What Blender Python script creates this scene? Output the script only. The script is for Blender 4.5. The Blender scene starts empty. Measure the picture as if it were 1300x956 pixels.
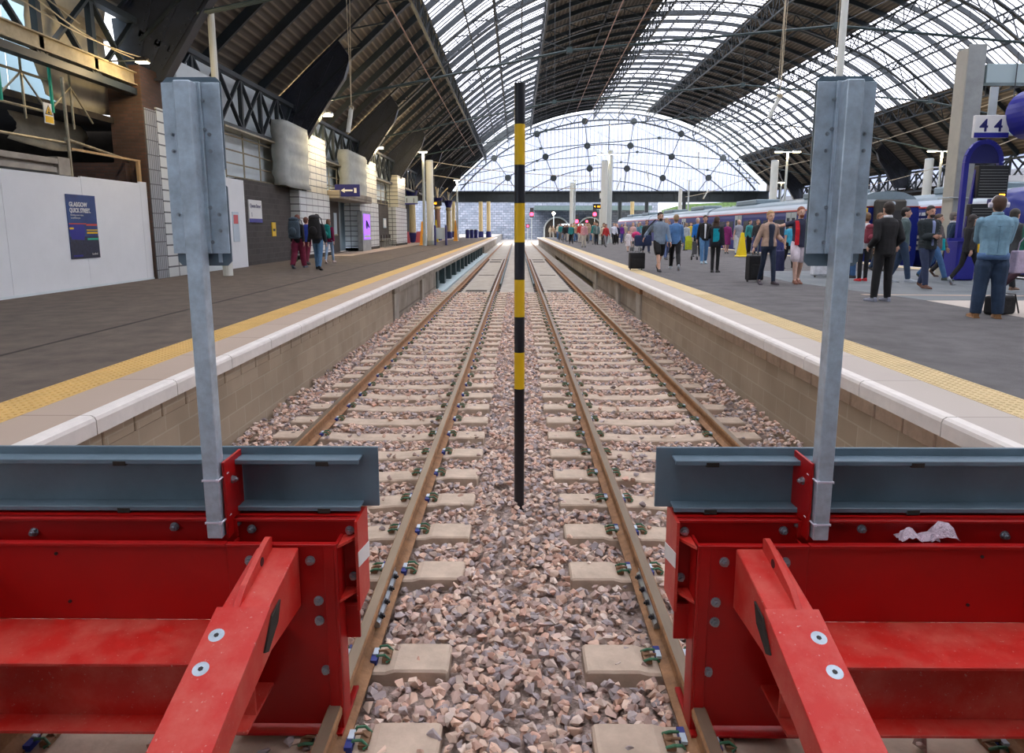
import bpy, bmesh, math, random
import numpy as np
from mathutils import Vector, Matrix
random.seed(7); np.random.seed(7)
PI = math.pi
scn = bpy.context.scene
COL = scn.collection
# ------------------------------------------------------------------ camera, sky, exposure
EYE = 2.26                                  # camera height above the rail heads
FPX = 867.0
PITCH = math.atan(143 / 867); YAW = math.atan(-6.5 / 867)
cd = bpy.data.cameras.new('camera'); cam = bpy.data.objects.new('camera', cd); COL.objects.link(cam)
cam.location = (0, 0, EYE); cam.rotation_euler = (PI / 2 - PITCH, 0, -YAW)
cd.sensor_width = 36; cd.lens = FPX / 1300 * 36; cd.shift_y = -45 / 1300; cd.clip_end = 600; cd.clip_start = 0.05
scn.camera = cam
w = bpy.data.worlds.new('sky'); scn.world = w; w.use_nodes = True
bg = w.node_tree.nodes['Background']
bg.inputs[0].default_value = (0.84, 0.9, 1.0, 1); bg.inputs[1].default_value = 3.4
tc = w.node_tree.nodes.new('ShaderNodeTexCoord'); sp = w.node_tree.nodes.new('ShaderNodeSeparateXYZ')
rp = w.node_tree.nodes.new('ShaderNodeValToRGB')
w.node_tree.links.new(tc.outputs['Generated'], sp.inputs[0]); w.node_tree.links.new(sp.outputs[2], rp.inputs[0])
rp.color_ramp.elements[0].color = (0.20, 0.24, 0.31, 1); rp.color_ramp.elements[1].color = (1.0, 0.965, 0.96, 1)
rp.color_ramp.elements[1].position = 0.55
e_ = rp.color_ramp.elements.new(0.16); e_.color = (0.42, 0.44, 0.50, 1)
w.node_tree.links.new(rp.outputs[0], bg.inputs[0])
scn.view_settings.view_transform = 'Standard'; scn.view_settings.look = 'None'
scn.view_settings.gamma = 1; scn.view_settings.use_curve_mapping = False
scn.view_settings.exposure = 1.22
cy_ = scn.cycles
cy_.use_denoising = True; cy_.max_bounces = 6; cy_.diffuse_bounces = 4; cy_.glossy_bounces = 2
cy_.transmission_bounces = 4; cy_.transparent_max_bounces = 12
cy_.caustics_reflective = False; cy_.caustics_refractive = False; cy_.sample_clamp_indirect = 6

# ------------------------------------------------------------------ measuring helper: pixel -> point on a real plane
_c, _s = math.cos(PITCH), math.sin(PITCH); _cy, _sy = math.cos(YAW), math.sin(YAW)
def ray(px, py):
    u = (px - 650) / FPX; v = (py - 433) / FPX
    f = _c - _s * v; d = _s + _c * v
    return (u * _cy + f * _sy, -u * _sy + f * _cy, -d)
def onz(px, py, z): r = ray(px, py); t = (z - EYE) / r[2]; return (r[0] * t, r[1] * t, z)
def onx(px, py, x): r = ray(px, py); t = x / r[0]; return (x, r[1] * t, EYE + r[2] * t)
def ony(px, py, y): r = ray(px, py); t = y / r[1]; return (r[0] * t, y, EYE + r[2] * t)

# ------------------------------------------------------------------ materials
MATS = {}
def mat(name, col, rough=0.6, metal=0.0, var=0.0, scale=8.0, bump=0.0, bscale=None, col2=None, emit=0, spec=0.5, coat=0, thresh=None, stretch=None):
    if name in MATS: return MATS[name]
    m = bpy.data.materials.new(name); m.use_nodes = True; nt = m.node_tree; b = nt.nodes['Principled BSDF']
    b.inputs['Base Color'].default_value = (*col, 1); b.inputs['Roughness'].default_value = rough
    b.inputs['Metallic'].default_value = metal; b.inputs['Specular IOR Level'].default_value = spec
    if coat: b.inputs['Coat Weight'].default_value = coat
    if emit: b.inputs['Emission Color'].default_value = (*col, 1); b.inputs['Emission Strength'].default_value = emit
    tx = nt.nodes.new('ShaderNodeTexCoord'); src = tx.outputs['Object']
    if stretch:
        mp = nt.nodes.new('ShaderNodeMapping'); mp.inputs['Scale'].default_value = stretch
        nt.links.new(src, mp.inputs[0]); src = mp.outputs[0]
    if var or col2:
        n = nt.nodes.new('ShaderNodeTexNoise'); n.inputs['Scale'].default_value = scale; n.inputs['Detail'].default_value = 6
        n.inputs['Roughness'].default_value = 0.65
        nt.links.new(src, n.inputs['Vector'])
        r = nt.nodes.new('ShaderNodeValToRGB')
        lo, hi = thresh or (0.3, 0.7)
        r.color_ramp.elements[0].position = lo; r.color_ramp.elements[1].position = hi
        c2 = col2 or tuple(min(1, c * (1 + var)) for c in col)
        c1 = col if col2 else tuple(c * (1 - var) for c in col)
        r.color_ramp.elements[0].color = (*c1, 1); r.color_ramp.elements[1].color = (*c2, 1)
        nt.links.new(n.outputs[0], r.inputs[0]); nt.links.new(r.outputs[0], b.inputs['Base Color'])
    if bump:
        n = nt.nodes.new('ShaderNodeTexNoise'); n.inputs['Scale'].default_value = bscale or scale * 3; n.inputs['Detail'].default_value = 5
        nt.links.new(src, n.inputs['Vector'])
        bp = nt.nodes.new('ShaderNodeBump'); bp.inputs['Strength'].default_value = bump; bp.inputs['Distance'].default_value = 0.02
        nt.links.new(n.outputs[0], bp.inputs['Height']); nt.links.new(bp.outputs[0], b.inputs['Normal'])
    MATS[name] = m; return m
def brick_mat(name, c1, c2, mortar, bw, bh, plane='yz', off=0.5, msize=0.012, rough=0.8, bump=0.4, freq=2, dirt=0.0, dirtcol=(0.1, 0.08, 0.06)):
    if name in MATS: return MATS[name]
    m = bpy.data.materials.new(name); m.use_nodes = True; nt = m.node_tree; b = nt.nodes['Principled BSDF']
    b.inputs['Roughness'].default_value = rough
    g = nt.nodes.new('ShaderNodeNewGeometry'); s = nt.nodes.new('ShaderNodeSeparateXYZ'); nt.links.new(g.outputs['Position'], s.inputs[0])
    cb = nt.nodes.new('ShaderNodeCombineXYZ')
    if plane == 'box':      # x+y runs round the corner of an upright pier
        ad = nt.nodes.new('ShaderNodeMath'); nt.links.new(s.outputs[0], ad.inputs[0]); nt.links.new(s.outputs[1], ad.inputs[1])
        nt.links.new(ad.outputs[0], cb.inputs[0]); nt.links.new(s.outputs[2], cb.inputs[1])
    else:
        i = {'x': 0, 'y': 1, 'z': 2}
        nt.links.new(s.outputs[i[plane[0]]], cb.inputs[0]); nt.links.new(s.outputs[i[plane[1]]], cb.inputs[1])
    t = nt.nodes.new('ShaderNodeTexBrick'); nt.links.new(cb.outputs[0], t.inputs['Vector'])
    t.offset = off; t.offset_frequency = freq; t.inputs['Scale'].default_value = 1; t.inputs['Mortar Size'].default_value = msize
    t.inputs['Brick Width'].default_value = bw; t.inputs['Row Height'].default_value = bh
    t.inputs['Color1'].default_value = (*c1, 1); t.inputs['Color2'].default_value = (*c2, 1); t.inputs['Mortar'].default_value = (*mortar, 1)
    out = t.outputs[0]
    n = nt.nodes.new('ShaderNodeTexNoise'); n.inputs['Scale'].default_value = 1.3; n.inputs['Detail'].default_value = 8; nt.links.new(g.outputs['Position'], n.inputs['Vector'])
    mx = nt.nodes.new('ShaderNodeMix'); mx.data_type = 'RGBA'
    r = nt.nodes.new('ShaderNodeMapRange'); r.inputs[1].default_value = 0.4; r.inputs[2].default_value = 0.75; r.inputs[4].default_value = dirt
    nt.links.new(n.outputs[0], r.inputs[0]); nt.links.new(r.outputs[0], mx.inputs[0]); nt.links.new(out, mx.inputs[6]); mx.inputs[7].default_value = (*dirtcol, 1)
    nt.links.new(mx.outputs[2], b.inputs['Base Color'])
    bp = nt.nodes.new('ShaderNodeBump'); bp.inputs['Strength'].default_value = bump; bp.inputs['Distance'].default_value = 0.01; bp.invert = True
    nt.links.new(t.outputs['Fac'], bp.inputs['Height']); nt.links.new(bp.outputs[0], b.inputs['Normal'])
    MATS[name] = m; return m
def glass_mat(name, tint, trans, diff, rough=0.1):
    m = bpy.data.materials.new(name); m.use_nodes = True; nt = m.node_tree
    for n in list(nt.nodes): nt.nodes.remove(n)
    o = nt.nodes.new('ShaderNodeOutputMaterial'); a = nt.nodes.new('ShaderNodeBsdfTransparent'); a.inputs[0].default_value = (*tint, 1)
    t = nt.nodes.new('ShaderNodeBsdfTranslucent'); t.inputs[0].default_value = (*diff, 1)
    gl = nt.nodes.new('ShaderNodeBsdfGlossy'); gl.inputs['Roughness'].default_value = rough
    x = nt.nodes.new('ShaderNodeMixShader'); x.inputs[0].default_value = 1 - trans
    y = nt.nodes.new('ShaderNodeMixShader'); y.inputs[0].default_value = 0.05
    nt.links.new(a.outputs[0], x.inputs[1]); nt.links.new(t.outputs[0], x.inputs[2])
    nt.links.new(x.outputs[0], y.inputs[1]); nt.links.new(gl.outputs[0], y.inputs[2]); nt.links.new(y.outputs[0], o.inputs[0])
    MATS[name] = m; return m
M = MATS
mat('red_paint', (0.40, 0.003, 0.003), 0.42, var=0.06, scale=3, bump=0.03, bscale=60)
# same red with the orange of lit upper faces put into its colour, plus scuffs
m = mat('lit_scuffed_red', (0.56, 0.018, 0.012), 0.42, col2=(0.62, 0.11, 0.08), scale=5, thresh=(0.42, 0.75))
_nt = m.node_tree; _b = _nt.nodes['Principled BSDF']; _src = _b.inputs['Base Color'].links[0].from_socket     # pale dust specks on the paint
_n = _nt.nodes.new('ShaderNodeTexNoise'); _n.inputs['Scale'].default_value = 70; _n.inputs['Detail'].default_value = 4; _tc = _nt.nodes.new('ShaderNodeTexCoord'); _nt.links.new(_tc.outputs['Object'], _n.inputs['Vector'])
_mr = _nt.nodes.new('ShaderNodeMapRange'); _mr.inputs[1].default_value = .66; _mr.inputs[2].default_value = .74; _mr.inputs[4].default_value = .5; _nt.links.new(_n.outputs[0], _mr.inputs[0])
_mx = _nt.nodes.new('ShaderNodeMix'); _mx.data_type = 'RGBA'; _mx.inputs[7].default_value = (.6, .42, .36, 1); _nt.links.new(_mr.outputs[0], _mx.inputs[0]); _nt.links.new(_src, _mx.inputs[6]); _nt.links.new(_mx.outputs[2], _b.inputs['Base Color'])
mat('galvanised', (0.50, 0.60, 0.68), 0.42, metal=0.4, var=0.22, scale=14, bump=0.05)
mat('bolt_zinc', (0.38, 0.42, 0.46), 0.35, metal=0.8)
mat('buffer_grey', (0.13, 0.19, 0.235), 0.42, var=0.12, scale=4)
mat('black_plastic', (0.012, 0.012, 0.014), 0.4)
mat('black_paint', (0.012, 0.013, 0.018), 0.35)
mat('yellow_paint', (0.80, 0.50, 0.005), 0.4)
mat('white_paint', (0.78, 0.78, 0.76), 0.5)
mat('nylon_white', (0.75, 0.72, 0.82), 0.4)
mat('rail_rust', (0.30, 0.155, 0.07), 0.75, var=0.35, scale=12, bump=0.2)
mat('rail_head', (0.25, 0.19, 0.13), 0.38, metal=0.5, var=0.2, scale=6, stretch=(1, .1, 1))
mat('concrete', (0.54, 0.43, 0.33), 0.9, var=0.16, scale=6, bump=0.2)
mat('slab_concrete', (0.36, 0.33, 0.28), 0.85, var=0.22, scale=2.0, bump=0.15)
mat('clip_green', (0.05, 0.17, 0.09), 0.6); mat('clip_brown', (0.22, 0.12, 0.06), 0.7); mat('clip_blue', (0.02, 0.035, 0.22), 0.5)
mat('asphalt_brown', (0.115, 0.09, 0.072), 0.9, var=0.3, scale=3, bump=0.35, bscale=90)
mat('asphalt_grey', (0.108, 0.104, 0.103), 0.9, var=0.28, scale=2, bump=0.35, bscale=90)
mat('paving_beige', (0.45, 0.355, 0.28), 0.85, var=0.1, scale=3, bump=0.1)
mat('coping_white', (0.74, 0.70, 0.65), 0.75, var=0.08, scale=5, bump=0.1)
mat('roof_iron', (0.022, 0.031, 0.037), 0.5, var=0.2, scale=2)
mat('haunch_iron', (0.03, 0.036, 0.052), 0.42, var=0.25, scale=2)
mat('girder_green', (0.045, 0.075, 0.078), 0.5, var=0.2, scale=2)
mat('timber', (0.5, 0.33, 0.16), 0.7, var=0.15, scale=10, stretch=(1, 1, .1))
mat('scaffold_tube', (0.36, 0.32, 0.22), 0.5, metal=0.5, var=0.3, scale=5)
mat('scaffold_green', (0.02, 0.45, 0.28), 0.5)
mat('steel_cream', (0.42, 0.35, 0.22), 0.6, var=0.35, scale=2, bump=0.1)
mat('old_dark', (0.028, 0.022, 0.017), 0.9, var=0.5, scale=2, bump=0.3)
mat('board_white', (0.80, 0.83, 0.85), 0.6, var=0.03, scale=1.5)
mat('board_pale', (0.70, 0.78, 0.80), 0.6, var=0.05, scale=1.5)
mat('navy', (0.018, 0.02, 0.14), 0.4); mat('royal', (0.02, 0.022, 0.27), 0.35)
mat('cream_paint', (0.66, 0.52, 0.26), 0.5, var=0.08, scale=4)
mat('pole_grey', (0.46, 0.52, 0.53), 0.45, var=0.06, scale=3)
mat('pole_light', (0.70, 0.72, 0.66), 0.45)
mat('mast_grey', (0.33, 0.35, 0.34), 0.5, metal=0.2, var=0.18, scale=2.5)
mat('beam_pale', (0.42, 0.53, 0.55), 0.5)
mat('copper_wire', (0.40, 0.22, 0.15), 0.5, metal=0.4); mat('wire_dark', (0.06, 0.07, 0.075), 0.5); mat('wire_pale', (0.5, 0.42, 0.28), 0.5)
mat('lamp_glow', (1.0, 0.78, 0.42), emit=14); mat('lamp_white', (1.0, 0.93, 0.8), emit=7)
mat('red_glow', (1.0, 0.02, 0.05), emit=6); mat('amber_glow', (1.0, 0.4, 0.02), emit=2.5)
mat('screen_purple', (0.35, 0.12, 0.85), col2=(0.75, 0.55, 0.95), scale=9, emit=0)
mat('train_blue', (0.006, 0.016, 0.17), 0.4, spec=.3); mat('train_roof', (0.20, 0.27, 0.31), 0.5, var=0.1)
mat('train_pale', (0.52, 0.62, 0.70), 0.35); mat('train_glass', (0.010, 0.013, 0.018), 0.2, spec=.25); mat('train_red', (0.55, 0.06, 0.04), 0.4)
mat('train_under', (0.02, 0.02, 0.022), 0.7); mat('train_door', (0.40, 0.46, 0.46), 0.35)
mat('gangway', (0.045, 0.042, 0.035), 0.7)
mat('rock', (0.20, 0.235, 0.30), 0.9, col2=(0.34, 0.37, 0.44), scale=0.8, bump=0.8, bscale=2)
mat('grass_green', (0.05, 0.09, 0.025), 0.9, var=0.5, scale=2, bump=0.5)
mat('cone_yellow', (0.85, 0.62, 0.0), 0.45); mat('cone_orange', (0.85, 0.36, 0.03), 0.45); mat('barrier_pink', (0.65, 0.12, 0.13), 0.5)
mat('film', (0.62, 0.5, 0.58), 0.15, var=0.2, scale=40, bump=0.6)
mat('brown_door', (0.055, 0.045, 0.04), 0.7, var=0.2, scale=3)
glass_mat('roof_glass', (0.90, 0.90, 0.93), 0.7, (0.9, 0.92, 1.0))
glass_mat('gable_glass', (0.60, 0.62, 0.69), 0.75, (0.66, 0.67, 0.73))
glass_mat('sheeting', (0.42, 0.55, 0.62), 0.25, (0.62, 0.75, 0.82), 0.4)
glass_mat('debris_net', (0.6, 0.62, 0.6), 0.45, (0.7, 0.72, 0.66), 0.5)
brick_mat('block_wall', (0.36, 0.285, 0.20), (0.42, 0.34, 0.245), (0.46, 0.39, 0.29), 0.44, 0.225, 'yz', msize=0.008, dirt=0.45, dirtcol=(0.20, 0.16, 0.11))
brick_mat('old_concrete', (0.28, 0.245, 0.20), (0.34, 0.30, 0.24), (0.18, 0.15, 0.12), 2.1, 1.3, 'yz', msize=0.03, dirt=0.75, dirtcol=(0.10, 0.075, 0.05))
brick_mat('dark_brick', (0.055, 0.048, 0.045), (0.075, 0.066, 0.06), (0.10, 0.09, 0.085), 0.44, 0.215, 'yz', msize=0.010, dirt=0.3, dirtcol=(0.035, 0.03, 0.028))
brick_mat('red_brick', (0.12, 0.06, 0.045), (0.075, 0.042, 0.033), (0.07, 0.055, 0.048), 0.24, 0.08, 'box', msize=0.01, dirt=0.7, dirtcol=(0.05, 0.03, 0.02))
brick_mat('white_tile', (0.62, 0.66, 0.66), (0.67, 0.70, 0.69), (0.09, 0.10, 0.11), 0.90, 0.30, 'box', off=0, msize=0.022, rough=0.3, bump=0.3)
brick_mat('warm_tile', (0.70, 0.66, 0.52), (0.74, 0.70, 0.58), (0.09, 0.10, 0.09), 0.90, 0.30, 'box', off=0, msize=0.022, rough=0.3, bump=0.3)
brick_mat('mesh_tile', (0.32, 0.34, 0.36), (0.36, 0.38, 0.40), (0.10, 0.10, 0.11), 0.10, 0.38, 'box', off=0, msize=0.014, rough=0.5)
brick_mat('slab_paving', (0.43, 0.335, 0.265), (0.46, 0.365, 0.29), (0.30, 0.23, 0.18), 1.2, 5.0, 'yx', off=0, msize=0.01, bump=0.2, dirt=0.2, dirtcol=(0.36, 0.28, 0.21))
brick_mat('slab_paving_pale', (0.47, 0.42, 0.37), (0.50, 0.45, 0.39), (0.34, 0.30, 0.26), 1.2, 5.0, 'yx', off=0, msize=0.01, bump=0.2, dirt=0.2, dirtcol=(0.38, 0.34, 0.29))
brick_mat('slate_paving', (0.12, 0.145, 0.16), (0.16, 0.18, 0.19), (0.24, 0.25, 0.25), 1.2, 0.6, 'xy', msize=0.012, bump=0.2, dirt=0.3, dirtcol=(0.2, 0.2, 0.2))
brick_mat('cutting_stone', (0.10, 0.12, 0.16), (0.22, 0.24, 0.30), (0.05, 0.06, 0.08), 1.1, 0.55, 'xz', msize=0.05, dirt=0.8, dirtcol=(0.12, 0.15, 0.2))
def wave_mat(name, c1, c2, axis, scale, bump=0.6):
    m = bpy.data.materials.new(name); m.use_nodes = True; nt = m.node_tree; b = nt.nodes['Principled BSDF']; b.inputs['Roughness'].default_value = 0.7
    u = nt.nodes.new('ShaderNodeUVMap'); wv = nt.nodes.new('ShaderNodeTexWave'); wv.bands_direction = axis; wv.inputs['Scale'].default_value = scale
    nt.links.new(u.outputs[0], wv.inputs['Vector'])
    r = nt.nodes.new('ShaderNodeValToRGB'); r.color_ramp.elements[0].color = (*c1, 1); r.color_ramp.elements[1].color = (*c2, 1); r.color_ramp.elements[0].position = 0.72; r.color_ramp.elements[1].position = 0.92
    nt.links.new(wv.outputs[0], r.inputs[0]); nt.links.new(r.outputs[0], b.inputs['Base Color'])
    bp = nt.nodes.new('ShaderNodeBump'); bp.inputs['Strength'].default_value = bump; bp.inputs['Distance'].default_value = 0.05
    nt.links.new(wv.outputs[0], bp.inputs['Height']); nt.links.new(bp.outputs[0], b.inputs['Normal'])
    MATS[name] = m
wave_mat('roof_deck', (0.085, 0.068, 0.052), (0.20, 0.165, 0.125), 'X', 0.33 * 3.0)
# ------------------------------------------------------------------ mesh helpers
class MB:
    def __init__(s): s.v = []; s.f = []; s.mi = []; s.m = 0; s.uv = None
    def mat(s, i): s.m = i; return s
    def add(s, vs, fs):
        o = len(s.v); s.v += [tuple(p) for p in vs]
        for f in fs: s.f.append([o + i for i in f]); s.mi.append(s.m)
        return s
    def box(s, x0, x1, y0, y1, z0, z1):
        vs = [(x, y, z) for z in (z0, z1) for y in (y0, y1) for x in (x0, x1)]
        return s.add(vs, [(0, 2, 3, 1), (4, 5, 7, 6), (0, 1, 5, 4), (2, 6, 7, 3), (0, 4, 6, 2), (1, 3, 7, 5)])
    def cbox(s, c, sz): return s.box(c[0] - sz[0] / 2, c[0] + sz[0] / 2, c[1] - sz[1] / 2, c[1] + sz[1] / 2, c[2] - sz[2] / 2, c[2] + sz[2] / 2)
    def bar(s, a, b, w, h=None, up=(0, 0, 1)):
        h = h or w; a = Vector(a); b = Vector(b); d = (b - a).normalized(); u = Vector(up)
        if abs(d.dot(u)) > 0.98: u = Vector((0, 1, 0))
        r = d.cross(u).normalized() * w / 2; u = r.cross(d).normalized() * h / 2
        vs = [p + i * r + j * u for p in (a, b) for i, j in ((-1, -1), (1, -1), (1, 1), (-1, 1))]
        return s.add(vs, [(0, 1, 2, 3), (7, 6, 5, 4), (0, 4, 5, 1), (1, 5, 6, 2), (2, 6, 7, 3), (3, 7, 4, 0)])
    def tube(s, pts, r, n=8, caps=True):
        pts = [Vector(p) for p in pts]; rr = r if isinstance(r, (list, tuple)) else [r] * len(pts); rings = []; prev = None
        for i, p in enumerate(pts):
            d = (pts[min(i + 1, len(pts) - 1)] - pts[max(i - 1, 0)]).normalized()
            if prev is None:
                u = Vector((0, 0, 1)) if abs(d.z) < 0.9 else Vector((1, 0, 0)); a = d.cross(u).normalized()
            else: a = (prev - d * prev.dot(d)).normalized()
            prev = a; b2 = d.cross(a)
            rings.append([p + (a * math.cos(2 * PI * k / n) + b2 * math.sin(2 * PI * k / n)) * rr[i] for k in range(n)])
        vs = [q for R in rings for q in R]; fs = []
        for i in range(len(pts) - 1):
            for k in range(n): k2 = (k + 1) % n; fs.append((i * n + k, i * n + k2, (i + 1) * n + k2, (i + 1) * n + k))
        if caps: fs.append(tuple(range(n))[::-1]); fs.append(tuple((len(pts) - 1) * n + k for k in range(n)))
        return s.add(vs, fs)
    def loft(s, rings):     # closed rings of equal length
        n = len(rings[0]); vs = [q for R in rings for q in R]; fs = []
        for i in range(len(rings) - 1):
            for k in range(n): k2 = (k + 1) % n; fs.append((i * n + k, i * n + k2, (i + 1) * n + k2, (i + 1) * n + k))
        fs.append(tuple(range(n))[::-1]); fs.append(tuple((len(rings) - 1) * n + k for k in range(n)))
        return s.add(vs, fs)
    def prism(s, poly, axis, a, b):   # polygon in the two other axes
        def P(q, t):
            return {'x': (t, q[0], q[1]), 'y': (q[0], t, q[1]), 'z': (q[0], q[1], t)}[axis]
        n = len(poly); vs = [P(q, a) for q in poly] + [P(q, b) for q in poly]
        fs = [tuple(range(n))[::-1], tuple(range(n, 2 * n))] + [(i, (i + 1) % n, n + (i + 1) % n, n + i) for i in range(n)]
        return s.add(vs, fs)
    def ball(s, c, r, nu=12, nv=8, sc=(1, 1, 1)):
        vs = [(c[0], c[1], c[2] - r * sc[2])]; fs = []
        for j in range(1, nv):
            t = PI * j / nv
            for i in range(nu): a = 2 * PI * i / nu; vs.append((c[0] + r * sc[0] * math.sin(t) * math.cos(a), c[1] + r * sc[1] * math.sin(t) * math.sin(a), c[2] - r * sc[2] * math.cos(t)))
        vs.append((c[0], c[1], c[2] + r * sc[2])); L = len(vs) - 1
        for i in range(nu):
            i2 = (i + 1) % nu; fs.append((0, 1 + i2, 1 + i)); fs.append((L, L - nu + i, L - nu + i2))
            for j in range(nv - 2): a = 1 + j * nu; fs.append((a + i, a + i2, a + nu + i2, a + nu + i))
        return s.add(vs, fs)
    def bolt(s, c, r=0.018, d=(0, -1, 0)):
        c = Vector(c); d = Vector(d).normalized()
        s.tube([c, c + d * r * .35], r * 1.35, 14); s.tube([c + d * r * .35, c + d * r * 1.25], r * 1.05, 6); s.tube([c + d * r * 1.25, c + d * r * 1.9], r * .55, 8)
        return s
    def build(s, name, mats, parent=None, smooth=False, bevel=0, seg=1):
        me = bpy.data.meshes.new(name); me.from_pydata(s.v, [], s.f)
        for k in (mats if isinstance(mats, (list, tuple)) else [mats]): me.materials.append(M[k] if isinstance(k, str) else k)
        if any(s.mi): me.polygons.foreach_set('material_index', s.mi)
        bm = bmesh.new(); bm.from_mesh(me); bmesh.ops.recalc_face_normals(bm, faces=bm.faces); bm.to_mesh(me); bm.free()
        if smooth: me.shade_smooth()
        o = bpy.data.objects.new(name, me); COL.objects.link(o)
        if parent is not None: o.parent = parent
        if bevel:
            b = o.modifiers.new('bevel', 'BEVEL'); b.width = bevel; b.segments = seg; b.limit_method = 'ANGLE'
        return o
def tag(o, label=None, cat=None, group=None, kind=None):
    if label: o['label'] = label
    if cat: o['category'] = cat
    if group: o['group'] = group
    if kind: o['kind'] = kind
    return o
def thing(name, label, cat, loc=(0, 0, 0), rz=0, group=None):
    o = bpy.data.objects.new(name, None); COL.objects.link(o); o.location = loc; o.rotation_euler = (0, 0, rz); o.empty_display_size = .2
    return tag(o, label, cat, group)
def struct(o, label=None):
    o['kind'] = 'structure'
    if label: o['label'] = label
    return o
def dup(root, loc=None, rz=None, label=None, group=None):
    r = root.copy(); COL.objects.link(r)
    if loc is not None: r.location = loc
    if rz is not None: r.rotation_euler = (r.rotation_euler[0], r.rotation_euler[1], rz)
    if label: r['label'] = label
    if group: r['group'] = group
    for ch in list(root.children):
        c = ch.copy(); COL.objects.link(c); c.parent = r
        for g in list(ch.children):
            d = g.copy(); COL.objects.link(d); d.parent = c
    return r
def text(name, body, size, mt, parent, loc, rot, align='LEFT', ext=0.002, sx=1, off=0):
    cu = bpy.data.curves.new(name, 'FONT'); cu.body = body; cu.size = size; cu.extrude = ext; cu.align_x = align; cu.offset = off; cu.resolution_u = 3
    cu.materials.append(M[mt]); o = bpy.data.objects.new(name, cu); COL.objects.link(o); o.parent = parent
    o.location = loc; o.rotation_euler = rot; o.scale = (sx, 1, 1); return o
P = 0.915      # platform level
# ================================================================== TRACK BED
TX = 1.624; G = 0.7525
YS = 26.3                    # ballast gives way to slab track here
# ground plane under everything
g = MB().box(-3.6, 3.6, -2, 106, -0.9, -0.36).build('ground', 'slab_concrete'); struct(g)
bm_ = MB().box(-3.15, 3.15, 0.5, YS, -0.36, -0.245)
mat('ballast_base', (0.28, 0.21, 0.18), 0.95, col2=(0.55, 0.44, 0.38), scale=26, bump=1.0, bscale=40, thresh=(.35, .65))
o = bm_.build('ballast_bed', 'ballast_base'); struct(o)
# concrete slab with sunken middle beyond
o = MB().box(-3.15, 3.15, YS, 118, -0.36, -0.20).build('track_slab', 'slab_concrete'); struct(o)
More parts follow.
